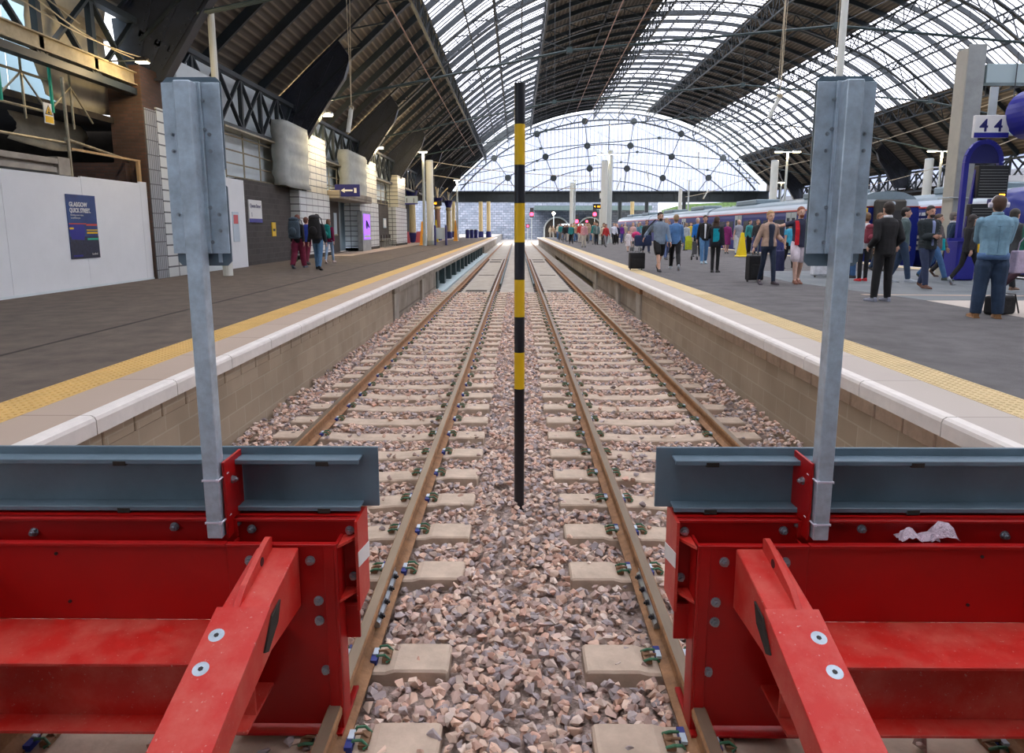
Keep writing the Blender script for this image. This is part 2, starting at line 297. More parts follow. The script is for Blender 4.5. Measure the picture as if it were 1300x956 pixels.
# ballast stones
def stones():
    var = []
    for k in range(14):
        b = bmesh.new()
        for i in range(9 + k % 3):
            d = Vector((random.gauss(0, 1), random.gauss(0, 1), random.gauss(0, 1))).normalized()
            b.verts.new((d.x * random.uniform(.8, 1.0), d.y * random.uniform(.62, .85), d.z * random.uniform(.5, .72)))
        r = bmesh.ops.convex_hull(b, input=b.verts)
        bmesh.ops.delete(b, geom=[v for v in b.verts if not v.link_faces], context='VERTS')
        b.verts.ensure_lookup_table(); b.verts.index_update(); bmesh.ops.triangulate(b, faces=b.faces[:])
        var.append((np.array([v.co[:] for v in b.verts]), np.array([[v.index for v in f.verts] for f in b.faces]))); b.free()
    V = []; Fc = []; Cc = []; off = 0
    pal = np.array([(0.66, 0.46, 0.35), (0.56, 0.41, 0.34), (0.42, 0.36, 0.35), (0.70, 0.53, 0.42), (0.36, 0.31, 0.31), (0.60, 0.38, 0.29), (0.66, 0.54, 0.46), (0.48, 0.35, 0.30)])
    for (y0, y1, dens, rad) in ((2.6, 5.2, 560, .038), (5.2, 8, 520, .036), (8, 13, 340, .042), (13, YS, 190, .050)):
        n = int(dens * 6.3 * (y1 - y0))
        for i in range(n):
            x = random.uniform(-3.13, 3.13); y = random.uniform(y0, y1)
            ax = abs(x); r = rad * random.uniform(.65, 1.35)
            d1 = abs(ax - TX)                              # distance from the track centre
            z = -0.203 + 0.02 * math.sin(x * 5 + y * 3) * math.cos(y * 2.1 - x)
            z += random.uniform(-.012, .02)
            if ax > 2.75: z += (ax - 2.75) * .35
            if ax < 0.4: z += 0.03 * (1 - ax / .4)
            if math.hypot(x - .02, y - 5.69) < .25: z += .06 * (1 - math.hypot(x - .02, y - 5.69) / .25)
            if d1 < 1.27:                                  # on a sleeper?
                k = (y - SY0) / .65; fr = abs(k - round(k)) * .65
                if y < 4.2: fr = abs(y - 3.55) if y > 3 else abs(y - 2.9)
                if fr < .15:
                    if random.random() > .045: continue
                    z = -.155
                elif fr < .17: z -= .03
                if abs(d1 - G) < .085: continue
            vv, ff = var[i % 14]
            a = random.uniform(0, 6.3); t = random.uniform(-.5, .5); ca, sa = math.cos(a), math.sin(a); ct, st = math.cos(t), math.sin(t)
            R = np.array([[ca, -sa, 0], [sa, ca, 0], [0, 0, 1]]) @ np.array([[1, 0, 0], [0, ct, -st], [0, st, ct]])
            V.append(vv @ R.T * r + (x, y, z)); Fc.append(ff + off); off += len(vv)
            c = pal[random.randrange(8)] * random.uniform(.8, 1.2); Cc.append(np.tile(np.append(c, 1), (len(vv), 1)))
    V = np.concatenate(V); Fc = np.concatenate(Fc); Cc = np.clip(np.concatenate(Cc), 0, 1)
    me = bpy.data.meshes.new('ballast'); me.vertices.add(len(V)); me.vertices.foreach_set('co', V.ravel().astype('f'))
    me.loops.add(len(Fc) * 3); me.loops.foreach_set('vertex_index', Fc.ravel().astype('i'))
    me.polygons.add(len(Fc)); me.polygons.foreach_set('loop_start', np.arange(0, len(Fc) * 3, 3, dtype='i')); me.update(); me.validate(); me.shade_flat()
    at = me.color_attributes.new('stone', 'FLOAT_COLOR', 'POINT'); at.data.foreach_set('color', Cc.ravel().astype('f'))
    m = bpy.data.materials.new('stone'); m.use_nodes = True; nt = m.node_tree; a = nt.nodes.new('ShaderNodeAttribute'); a.attribute_name = 'stone'
    b = nt.nodes['Principled BSDF']; b.inputs['Roughness'].default_value = .9; nt.links.new(a.outputs[0], b.inputs['Base Color'])
    me.materials.append(m); o = bpy.data.objects.new('ballast', me); COL.objects.link(o)
    tag(o, 'loose pinkish grey ballast stones heaped around the rails and sleepers', 'ballast', kind='stuff')
SY0 = 4.56
stones()
# rails -------------------------------------------------------------
def rail_poly(x):
    pts = [(-.075, -.16), (.075, -.16), (.075, -.148), (.02, -.128), (.009, -.11), (.009, -.055), (.034, -.042), (.036, -.012), (.028, 0), (-.028, 0), (-.036, -.012), (-.034, -.042), (-.009, -.055), (-.009, -.11), (-.02, -.128), (-.075, -.148)]
    return [(x + a, b) for a, b in pts]
for sx, side in ((-1, 'left'), (1, 'right')):
    for rx, nm in ((TX - G, 'inner'), (TX + G, 'outer')):
        x = sx * rx; root = thing('rail', f'rusty brown steel rail, the {nm} one of the {side} hand track', 'rail', (x, 0, 0))
        m_ = MB(); m_.prism(rail_poly(0), 'y', 1.2, 118)
        m_.mat(1); m_.box(-.027, .027, 1.2, 118, -.001, .0012)
        m_.build('rail_section', ['rail_rust', 'rail_head'], root)
        if nm == 'inner':
            q = -sx   # side facing the space between the tracks
            fp = MB(); fp.prism([(q * .012, -.118), (q * .045, -.118), (q * .045, -.09), (q * .028, -.075), (q * .034, -.052), (q * .012, -.048)], 'y', 3.78, 4.40)
            f = fp.build('fishplate', 'bolt_zinc', root); f['label'] = 'grey steel fishplate bolted across the rail joint'
            for k in range(4):
                MB().bolt((q * .036, 3.85 + k * .16, -.083), .016, (q, 0, 0)).build('bolt', 'black_paint', f)
# sleepers ----------------------------------------------------------
def clip_mesh():
    m_ = MB()
    for k in range(3): m_.mat(0 if k != 1 else 1); yy = -.045 + k * .045; m_.tube([(0.015, yy, .010), (.03, yy + .01, .034), (.07, yy + .012, .036), (.10, yy, .016), (.08, yy - .012, .006)], .0075, 6)
    m_.mat(2); m_.box(-.005, .03, -.075, .0, 0, .03)
    m_.mat(3); m_.box(.0, .028, -.025, .035, .022, .038); m_.mat(1); m_.box(.055, .10, -.05, .05, 0, .022)
    return m_
def make_sleeper(detail=True):
    root = thing('sleeper', 'x', 'railway sleeper')
    m_ = MB(); prof = [(-1.25, -.30), (1.25, -.30), (1.25, -.155), (1.22, -.150), (.95, -.150), (.90, -.165), (.55, -.165), (.35, -.185), (-.35, -.185), (-.55, -.165), (-.90, -.165), (-.95, -.150), (-1.22, -.150), (-1.25, -.155)]
    m_.prism(prof, 'y', -.13, .13); m_.build('concrete_body', 'concrete', root, bevel=.012)
    c0 = None
    for s1 in (-1, 1):
        for s2 in (-1, 1):
            x = s1 * G + s2 * .062
            if c0 is None: c = c0 = clip_mesh().build('rail_clip', ['clip_green', 'clip_brown', 'clip_blue', 'train_pale'], root)
            else: c = c0.copy(); COL.objects.link(c); c.parent = root
            c.location = (x, 0, -.158); c.rotation_euler = (0, 0, 0 if s2 > 0 else PI)
    return root
sl = make_sleeper()
ys = [2.9, 3.55] + [SY0 + .65 * k for k in range(34)]
first = True
for sx, side in ((-1, 'left'), (1, 'right')):
    for i, y in enumerate(ys):
        if y > YS: continue
        s_ = sl if first else dup(sl); first = False
        s_.location = (sx * TX + random.uniform(-.012, .012), y, 0); s_['group'] = f'concrete sleepers under the {side} hand track'
        s_['label'] = f'pale concrete sleeper lying in ballast across the {side} hand track'
# rail fixings on the slab track: a pad every 0.65 m
def make_pad():
    r = MB(); r.box(-.20, .20, -.10, .10, -.20, -.165); r.mat(1); r.tube([(.12, 0, -.165), (.12, 0, -.13)], .022, 8); r.tube([(-.12, 0, -.165), (-.12, 0, -.13)], .022, 8); r.box(.08, .15, -.03, .03, -.165, -.145); r.box(-.15, -.08, -.03, .03, -.165, -.145)
    return r.build('rail_fastening', ['black_paint', 'rail_rust'])
pd = make_pad(); first = True
for sx, side in ((-1, 'left'), (1, 'right')):
    for rx in (TX - G, TX + G):
        for k in range(44):
            o = pd if first else pd.copy()
            if not first: COL.objects.link(o)
            first = False; o.location = (sx * rx, YS + .5 + k * .65, 0)
            tag(o, f'dark rail fastening on the concrete slab of the {side} hand track', 'rail fastening', f'rail fastenings on the slab, {side} hand track')
# drain covers in the slab
for sx, side in ((-1, 'left'), (1, 'right')):
    for k, (y, ln) in enumerate(((27.2, .55), (36.5, .35), (51, 1.2), (54.5, 1.2))):
        o = MB().box(-.42, .42, -ln / 2, ln / 2, -.005, .008).build('drain_cover', 'old_dark'); o.location = (sx * TX, y, -.20)
        tag(o, f'dark drain grate between the {side} hand rails, {["nearest", "second", "third", "furthest"][k]} of four', 'drain cover')
for side, sx in (('left', -1), ('right', 1)):
    b_ = MB().box(-.03, .03, 29, 118, -.20, -.06) ; o = b_.build('guard_rail', 'girder_green'); o.location = (sx * (TX - G - .16), 0, 0)
    tag(o, f'dark check rail beside the inner rail of the {side} hand track', 'check rail')
# ================================================================== PLATFORMS
XE = 3.07
for sx, side, asph, pav in ((-1, 'left', 'asphalt_brown', 'slab_paving'), (1, 'right', 'asphalt_grey', 'slab_paving_pale')):
    def bx(xa, xb, ya, yb, za, zb): return MB().box(min(sx * xa, sx * xb), max(sx * xa, sx * xb), ya, yb, za, zb)
    # core with brick or block face set back under the coping
    XR = 10.2 if sx < 0 else 14.0
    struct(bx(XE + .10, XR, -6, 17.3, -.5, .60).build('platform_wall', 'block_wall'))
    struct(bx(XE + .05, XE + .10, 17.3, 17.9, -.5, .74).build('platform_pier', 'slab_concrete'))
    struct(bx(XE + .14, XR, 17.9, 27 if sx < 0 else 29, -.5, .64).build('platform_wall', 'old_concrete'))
    for y in ((22.5,) if sx < 0 else (21.2, 27.2)): struct(bx(XE + .06, XE + .5, y, y + .5, -.5, .70).build('platform_pier', 'slab_concrete'))
    if sx < 0:
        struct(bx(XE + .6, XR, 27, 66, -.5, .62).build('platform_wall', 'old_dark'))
        for k in range(14): struct(bx(XE + .08, XE + .3, 27 + k * 2.7, 27.5 + k * 2.7, -.5, .62).build('platform_pier', 'girder_green'))
        struct(bx(XE - .25, XE + .5, 26, 66, -.5, -.10).build('platform_footing', 'beam_pale'))
        struct(bx(XE + .1, XR, 66, 104, -.5, .64).build('platform_wall', 'old_concrete'))
    else:
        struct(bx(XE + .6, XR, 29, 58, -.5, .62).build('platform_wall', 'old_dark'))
        struct(bx(XE + .14, XE + .6, 29, 58, .02, .64).build('platform_wall', 'old_concrete'))
        struct(bx(XE + .14, XR, 58, 104, -.5, .64).build('platform_wall', 'old_concrete'))
    # slanting corbel course under the coping (cut stone blocks)
    m_ = MB(); k = -6.0
    while k < 17.2:
        m_.prism([(sx * (XE + .09), k + .01), (sx * (XE + .09), k + .43), (sx * (XE + .5), k + .43), (sx * (XE + .5), k + .01)], 'z', .60, .765); k += .44
    struct(m_.build('corbel_course', 'concrete' if sx > 0 else 'block_wall', bevel=.008))
    struct(bx(XE + .02, XE + .8, 17.2, 104, .62, .77).build('coping_underside', 'rail_rust' if sx > 0 else 'old_concrete'))
    # rounded white coping stones
    m_ = MB(); k = -6.0
    while k < 104:
        L = 1.2 if k < 40 else 6.0
        pr = [(XE, .77), (XE, .875), (XE + .01, .90), (XE + .035, P), (XE + .11, P + .0015), (XE + .11, .77)]
        m_.prism([(sx * a, b) for a, b in pr], 'y', k + .006, k + L - .006); k += L
    struct(m_.build('coping_edge', 'coping_white'))
    struct(bx(XE + .11, 3.62, -6, 104, .66, P).build('platform_edge_paving', pav))
    # tactile strip with blisters near the camera
    tp = bx(3.62, 4.03, -6, 104, .66, P + .003)
    mat('tactile_left', (0.62, 0.40, 0.13), 0.8, var=0.1, scale=4, bump=0.1); mat('tactile_right', (0.60, 0.47, 0.25), 0.8, var=0.1, scale=4, bump=0.1)
    y = 3.6
    while y < 14:
        for q in range(6):
            cx = sx * (3.655 + q * .067)
            tp.add([(cx - .017, y - .017, P), (cx + .017, y - .017, P), (cx + .017, y + .017, P), (cx - .017, y + .017, P), (cx - .009, y - .009, P + .01), (cx + .009, y - .009, P + .01), (cx + .009, y + .009, P + .01), (cx - .009, y + .009, P + .01)], [(4, 5, 6, 7), (0, 1, 5, 4), (1, 2, 6, 5), (2, 3, 7, 6), (3, 0, 4, 7)])
        y += .067
    struct(tp.build('tactile_paving', 'tactile_left' if sx < 0 else 'tactile_right'))
    struct(bx(4.03, XR, -6, 104, .66, P + .001).build('floor', asph))
struct(MB().box(13.35, 13.75, 17, 104, P, P + .004).build('platform_line', 'tactile_right'))
struct(MB().box(13.9, 14.05, 17, 104, P, P + .006).build('coping_edge', 'coping_white'))
# tar joint running along the left platform
struct(MB().box(-5.56, -5.50, -6, 104, P, P + .0035).build('tar_joint', 'old_dark'))
struct(MB().box(-9.8, -8.2, 34, 104, P, P + .004).build('floor_band', 'slab_paving'))
# station concourse paving on the right
struct(MB().prism([(7.72, 12.95), (14, 12.95), (14, 22), (7.2, 22), (6.9, 17.5)], 'z', P - .1, P + .004).build('paving_slate', 'slate_paving'))
struct(MB().prism([(7.72, 12.9), (14, 12.9), (14, 2), (7.72, 2)], 'z', P - .1, P + .005).build('paving_cream', 'slab_paving_pale'))
struct(MB().prism([(7.1, 14.15), (14, 13.55), (14, 13.4), (7.1, 13.95)], 'z', P - .1, P + .007).build('paving_line', 'paving_beige'))
struct(MB().box(-3.07, 3.07, -6, 0.9, -.5, P).build('concourse_floor', 'slate_paving'))
struct(MB().box(14.0, 42, -6, 17, -.5, P).build('concourse_floor', 'slate_paving'))
struct(MB().box(14.0, 42, 17, 170, -.8, -.3).build('ground', 'slab_concrete'))
struct(MB().box(24.6, 32, 24, 104, -.3, P).build('far_platform', 'asphalt_grey'))
struct(MB().box(-14, -9.9, -6, 20, -.5, P).build('floor_behind_hoarding', 'asphalt_brown'))
# ================================================================== ROOF
RCX = 13.9
PROF = [(0, 19.7), (4.4, 19.4), (8.8, 18.45), (13.2, 16.8), (15.85, 15.35), (18.9, 13.0), (21.0, 11.15), (22.7, 9.65), (24.0, 8.45), (24.6, 7.9)]
def zroof(x):
    d = abs(x - RCX)
    for (a, za), (b, zb) in zip(PROF, PROF[1:]):
        if d <= b: return za + (zb - za) * (d - a) / (b - a)
    return PROF[-1][1]
def arc(x0, x1, n=None):     # points on the roof line, dense near the springing
    xs = sorted(set([RCX + s * a for s in (-1, 1) for a, _ in PROF] + [RCX + s * a for s in (-1, 1) for a in (2.2, 6.6, 11.0, 14.5, 17.4, 20)]))
    pts = [x0] + [x for x in xs if x0 + .05 < x < x1 - .05] + [x1]
    return [(x, zroof(x)) for x in pts]
# smooth the profile so that it has no kinks
def _cr(p0, p1, p2, p3, t): return 0.5 * ((2 * p1) + (-p0 + p2) * t + (2 * p0 - 5 * p1 + 4 * p2 - p3) * t * t + (-p0 + 3 * p1 - 3 * p2 + p3) * t ** 3)
def _sm():
    full = [(-a, z) for a, z in PROF[:0:-1]] + PROF; out = []
    for i in range(len(full) - 1):
        p = [full[max(i - 1, 0)], full[i], full[i + 1], full[min(i + 2, len(full) - 1)]]
        for k in range(3): out.append(tuple(_cr(*[q[j] for q in p], k / 3) for j in (0, 1)))
    out.append(full[-1]); return [(a, z) for a, z in out if a >= -1e-6]
PROF = _sm()
Y0R, Y1R = -8, 106
BND = [RCX - 24.6, -4.65, 1.94, 11.35, 19.1, 26.2, 33.1, RCX + 24.6]
def inset(pts, d):
    out = []
    for i, (x, z) in enumerate(pts):
        a = pts[max(i - 1, 0)]; b = pts[min(i + 1, len(pts) - 1)]; tx, tz = b[0] - a[0], b[1] - a[1]; L = math.hypot(tx, tz); out.append((x + tz / L * d, z - tx / L * d))
    return out
def strip(x0, x1, y0, y1, d0, d1, name, mt):
    a = arc(x0, x1); p = inset(a, d0); q = inset(a, d1); n = len(a); vs = []; fs = []; uv = []
    for y in (y0, y1): vs += [(x, y, z) for x, z in p] + [(x, y, z) for x, z in q]
    m_ = MB(); N = 2 * n
    for i in range(n - 1):
        fs += [(i, i + 1, N + i + 1, N + i), (n + i, N + n + i, N + n + i + 1, n + i + 1), (i, n + i, n + i + 1, i + 1), (N + i, N + i + 1, N + n + i + 1, N + n + i)]
    fs += [(0, N, N + n, n), (n - 1, 2 * n - 1, N + 2 * n - 1, N + n - 1)]
    m_.add(vs, fs); o = m_.build(name, mt)
    L = [0]
    for (xa, za), (xb, zb) in zip(a, a[1:]): L.append(L[-1] + math.hypot(xb - xa, zb - za))
    ul = o.data.uv_layers.new(name='uv')
    for lp in o.data.loops:
        vi = lp.vertex_index; k = (vi % N) % n; ul.data[lp.index].uv = (L[k], 0 if vi < N else (y1 - y0))
    return o
for k in (0, 2, 4, 6):
    struct(strip(BND[k], BND[k + 1], Y0R, Y1R, -.25, -.15, 'roof_decking', 'roof_deck'))
BAY = 12.5; RY = [19.3 + BAY * k for k in range(-2, 7)]      # main arches
# glazing, one roof window per bay and strip
nwin = 0
for k in (1, 3, 5):
    base = None
    for j, y in enumerate([RY[0] - BAY] + RY[:-1]):
        if y < Y0R: y_ = y
        if base is None:
            base = bpy.data.objects.new('roof_window', None); COL.objects.link(base); struct(base)
            gl = strip(BND[k], BND[k + 1], 0.05, BAY - .05, -.22, -.20, 'glass', 'roof_glass'); gl.parent = base
            bars = MB(); a = inset(arc(BND[k], BND[k + 1]), -.12)
            yy = .31
            while yy < BAY:
                for (xa, za), (xb, zb) in zip(a, a[1:]): bars.bar((xa, yy, za), (xb, yy, zb), .06, .06)
                yy += .625
            b_ = bars.build('glazing_bar', 'roof_iron', base)
            w_ = base
        else: w_ = dup(base)
        w_.location = (0, y, 0)
# minor ribs, a steel rib every 2.5 m
a_all = arc(BND[0], BND[-1])
rm = MB()
p = inset(a_all, -.10); q = inset(a_all, .20)
for yy in (-.07, .07): pass
n = len(p)
rm.add([(x, s, z) for s in (-.07, .07) for pts in (p, q) for x, z in pts],
       [f for i in range(n - 1) for f in ((i, i + 1, n + i + 1, n + i), (2 * n + i, 3 * n + i, 3 * n + i + 1, 2 * n + i + 1), (n + i, n + i + 1, 3 * n + i + 1, 3 * n + i), (i, 2 * n + i, 2 * n + i + 1, i + 1))])
rib0 = rm.build('roof_rib', 'roof_iron'); struct(rib0); first = True
y = RY[0] - BAY
while y < Y1R - 1:
    if min(abs(y - r) for r in RY) > .5:
        o = rib0 if first else rib0.copy()
        if not first: COL.objects.link(o)
        first = False; o.location = (0, y, 0)
    y += 2.5
# main arches
def seg_z(x, d): pass
def make_arch():
    root = bpy.data.objects.new('roof_arch', None); COL.objects.link(root); struct(root)
    m_ = MB(); out = inset(a_all, .02); inn = inset(a_all, .95)
    # resample by length for even lacing
    def resamp(pts, step):
        r = [pts[0]]; acc = 0
        for (xa, za), (xb, zb) in zip(pts, pts[1:]):
            L = math.hypot(xb - xa, zb - za); t = step - acc
            while t <= L: r.append((xa + (xb - xa) * t / L, za + (zb - za) * t / L)); t += step
            acc = (acc + L) % step
        return r
    o_ = resamp(out, 1.5)
    for pts, w_, h_ in ((out, .30, .09), (inn, .26, .08)):
        for (xa, za), (xb, zb) in zip(pts, pts[1:]): m_.bar((xa, 0, za), (xb, 0, zb), w_, h_)
    nn = inset(o_, .93); prev = None
    for i in range(2, len(o_) - 2):
        A = o_[i]; B = nn[i]; C = nn[i + 1] if i + 1 < len(nn) else nn[i]; 
        m_.bar((A[0], 0, A[1]), (B[0], 0, B[1]), .06); m_.bar((A[0], 0, A[1]), (C[0], 0, C[1]), .06)
    m_.build('lattice', 'roof_iron', root)
    for sx in (-1, 1):
        def X(d): return RCX + sx * d
        h = MB(); poly = [(24.45, 6.2), (23.4, 6.2), (22.4, 7.7), (21.6, 8.8), (21.3, 9.7), (21.75, 10.35), (22.7, 9.55), (24.0, 8.35), (24.55, 7.8)]
        h.prism([(X(a), b) for a, b in poly], 'y', -.05, .05)
        for i, ((a, b), (c_, d_)) in enumerate(zip(poly, poly[1:] + poly[:1])): h.bar((X(a), 0, b), (X(c_), 0, d_), .34, .05, up=(0, 1, 0)) if False else h.bar((X(a), 0, b), (X(c_), 0, d_), .36, .05)
        # riveted stiffening angles
        st = [((23.9, 6.4), (22.1, 9.8)), ((23.5, 6.5), (21.6, 9.2)), ((24.2, 6.4), (23.6, 8.4)), ((22.4, 8.2), (23.3, 8.8)), ((23.2, 7.0), (24.0, 7.4))]
        for (a, b), (c_, d_) in st: h.bar((X(a), -.07, b), (X(c_), -.07, d_), .16, .05, up=(0, 1, 0))
        hp = h.build('haunch_plate', 'haunch_iron', root)
        rv = MB()
        for (a, b), (c_, d_) in st:
            L = math.hypot(c_ - a, d_ - b); n_ = int(L / .2)
            for i in range(n_): t = (i + .5) / n_; rv.ball((X(a + (c_ - a) * t), -.10, b + (d_ - b) * t), .03, 6, 4)
        r_ = rv.build('rivet', 'haunch_iron', hp); r_['kind'] = 'stuff'
    tie = [(RCX - 22.4, 7.9), (RCX - 11.6, 10.0), (RCX, 11.0), (RCX + 11.6, 10.0), (RCX + 22.4, 7.9)]
    t_ = MB()
    for a, b in zip(tie, tie[1:]):
        t_.tube([(a[0], -.06, a[1]), (b[0], -.06, b[1])], .045, 6); t_.tube([(a[0], .10, a[1]), (b[0], .10, b[1])], .03, 6)
    for a in tie[1:-1]: t_.box(a[0] - .12, a[0] + .12, -.12, .14, a[1] - .12, a[1] + .12)
    t_.build('tie_rod', 'girder_green', root)
    def zt(x):
        for (xa, za), (xb, zb) in zip(tie, tie[1:]):
            if xa <= x <= xb: return za + (zb - za) * (x - xa) / (xb - xa)
    for d in (-11.6, -5.8, 0, 5.8, 11.6):
        x = RCX + d; MB().tube([(x, 0, zt(x)), (x, 0, zroof(x) - .9)], .016, 5).build('hanger_rod', 'wire_dark', root)
    dg = MB()
    for s in (-1, 1):
        dg.tube([(RCX + s * 11.6, 0, 10.0), (RCX + s * 18.4, 0, 12.4)], .02, 5); dg.tube([(RCX, 0, 11.0), (RCX + s * 11.6, 0, zroof(RCX + 11.6) - .9)], .016, 5)
    dg.build('brace_rod', 'wire_dark', root)
    return root
ar = make_arch(); 
for j, y in enumerate(RY):
    o = ar if j == 0 else dup(ar); o.location = (0, y, 0)
# longitudinal lattice purlins
def lattice(x, z, depth, y0, y1, w=.12, tilt=0, step=1.25, name='lattice_girder', mt='girder_green', diag=.05):
    m_ = MB(); m_.box(x - w / 2, x + w / 2, y0, y1, z - .05, z + .05); m_.box(x - w / 2, x + w / 2, y0, y1, z - depth - .05, z - depth + .05)
    y = y0; k = 0
    while y < y1 - .01:
        yb = min(y + step, y1); a, b = (z, z - depth) if k % 2 else (z - depth, z)
        m_.bar((x, y, a), (x, yb, b), diag); m_.bar((x, y, z), (x, y, z - depth), diag); y = yb; k += 1
    o = m_.build(name, mt); return o
for x, d in ((BND[1], 1.1), (BND[2], 1.1), (BND[3], 1.1), (BND[4], 1.25), (BND[5], 1.1), (BND[6], 1.1)):
    struct(lattice(x, zroof(x) - .15, d, Y0R, Y1R, .15, diag=.06, mt='roof_iron'))
for x in ((BND[1] + BND[2]) / 2, (BND[3] + BND[4]) / 2, (BND[5] + BND[6]) / 2):
    struct(lattice(x, zroof(x) - .25, .55, Y0R, Y1R, .12, diag=.045, mt='roof_iron'))
for x in (-3.0, .3, 13.3, 17.2, 28.0, 31.4, 7.0, 22.9):
    struct(MB().box(x - .04, x + .04, Y0R, Y1R, zroof(x) - .25, zroof(x) - .1).build('roof_purlin', 'roof_iron'))
# lattice trusses on top of the side walls between piers
for sx, x in ((-1, -9.95), (1, 37.9)):
    for j in range(len(RY) - 1):
        ya, yb = RY[j] + .6, RY[j + 1] - .6
        m_ = MB(); za, zb = 5.75, 7.55
        m_.box(x - .12, x + .12, ya, yb, zb - .08, zb + .08); m_.box(x - .12, x + .12, ya, yb, za - .08, za + .08)
        n_ = 6; st = (yb - ya) / n_
        for k in range(n_):
            y = ya + st * k; m_.bar((x, y, za), (x, y + st, zb), .13, .06); m_.bar((x, y, zb), (x, y + st, za), .13, .06); m_.bar((x, y, za), (x, y, zb), .14)
        struct(m_.build('wall_truss', 'roof_iron'))
# ================================================================== END SCREEN (fan glazing)
GY = 107.5; GC = (RCX, GY, -11.35); ZB = 7.84
def gp(r, a): return (GC[0] + r * math.sin(a), GY, GC[2] + r * math.cos(a))
root = thing('gable_screen', 'huge arched end screen of fan shaped glazing above the far track openings', 'glazed screen')
def zg(x):
    d = abs(x - RCX); return min(zroof(x), 60)
xs = [RCX - 23.4 + 46.8 * k / 60 for k in range(61)]
top = [(x, max(ZB, zroof(x))) for x in xs]
MB().prism([(xs[-1], ZB), (xs[0], ZB)] + top[1:-1], 'y', GY + .10, GY + .13).build('glass', 'gable_glass', root)
m_ = MB(); x = RCX - 23.2
while x < RCX + 23.3: m_.box(x - .035, x + .035, GY, GY + .08, ZB, max(ZB + .05, zroof(x) - .1)); x += .6
o = m_.build('glazing_bar', 'train_pale', root); 
for rr, nm in ((29.8, 'arch_rib'), (26.2, 'arch_rib'), (22.8, 'arch_rib'), (20.8, 'arch_rib')):
    m_ = MB(); n_ = 72; pts = []
    for k in range(n_ + 1):
        a = -1.0 + 2.0 * k / n_; p_ = gp(rr, a)
        if p_[2] > ZB - .3 and abs(p_[0] - RCX) < 23.4: pts.append((p_[0], GY - .12, p_[2]))
    for a, b in zip(pts, pts[1:]): m_.bar(a, b, .20 if rr > 29 else .12)
    if pts: m_.build(nm, 'roof_iron', root)
# outer lattice between the roof line and the first rib
m_ = MB(); outer = inset(arc(RCX - 23.4, RCX + 23.4), .2)
for a, b in zip(outer, outer[1:]): m_.bar((a[0], GY - .12, a[1]), (b[0], GY - .12, b[1]), .18)
k = 0; A = []
while True:
    a = -.86 + k * .0355
    if a > .86: break
    r_ = 29.8 if k % 2 else 30.9; p_ = gp(r_, a); A.append((p_[0], GY - .12, min(p_[2], zroof(p_[0]) - .2))); k += 1
for a, b in zip(A, A[1:]):
    if min(a[2], b[2]) > ZB: m_.bar(a, b, .09)
m_.build('lattice', 'roof_iron', root)
m_ = MB()
for k in range(-6, 7):
    a = k * .125 + .0; 
    if k % 2 == 0 and k != 0: continue
    t0 = None
    for r_ in np.arange(17, 29.8, .25):
        if gp(r_, a)[2] > ZB: t0 = r_; break
    if t0 and abs(gp(29.8, a)[0] - RCX) < 23.4: p0 = gp(t0, a); p1 = gp(29.8, a); m_.bar((p0[0], GY - .14, p0[2]), (p1[0], GY - .14, p1[2]), .10)
for k in range(-5, 6, 2):
    a = k * .125 + .06
m_.bar((RCX, GY - .14, ZB), (RCX, GY - .14, 18.4), .12)
m_.build('radial_bar', 'roof_iron', root)
nd = None
for rr in (29.8, 26.2, 22.8):
    for k in (-5, -3, -1, 1, 3, 5):
        p_ = gp(rr, k * .125)
        if p_[2] < ZB + .6: continue
        if nd is None: nd = MB().tube([(0, -.30, 0), (0, -.14, 0)], .5, 10).build('boss', 'roof_iron', root); o = nd
        else: o = nd.copy(); COL.objects.link(o)
        o.parent = root; o.location = (p_[0], GY, p_[2])
o = MB().box(RCX - 24.6, RCX + 24.6, GY - .4, GY + .4, 6.3, ZB + .1)
for k in range(27): o.box(RCX - 24 + k * 1.8, RCX - 23.8 + k * 1.8, GY - .5, GY - .4, 6.3, 7.9)
o.box(RCX - 24.6, RCX + 24.6, GY - .7, GY - .4, 7.7, 7.9); o.box(RCX - 24.6, RCX + 24.6, GY - .7, GY - .4, 6.2, 6.4)
o.build('sill_girder', 'roof_iron', root)
# columns carrying the screen
for k, x in enumerate((-9.8, -5.6, -4.4, 15.7, 17.6, 19.8, 25.5, 36)):
    r = thing('support_column', ['cream iron column with a blue foot at the far end, against the left wall', 'cream iron column with blue foot, first of the far pair at the left platform end', 'cream iron column with blue foot, second of the far pair at the left platform end', 'far iron column under the glazed screen, behind the trains, leftmost there', 'far iron column under the glazed screen, second behind the trains', 'far iron column under the glazed screen, third behind the trains', 'far iron column under the screen by the green slope', 'far iron column under the right end of the screen'][k], 'column', (x, GY - .9, P if x < 0 else -.3))
    MB().tube([(0, 0, .9), (0, 0, 5.4 if x < 0 else 6.6)], .30, 12).build('shaft', 'cream_paint' if x < 12 or k == 4 else 'roof_iron', r)
    MB().tube([(0, 0, 0), (0, 0, .9)], .42, 12).build('foot', 'navy', r)
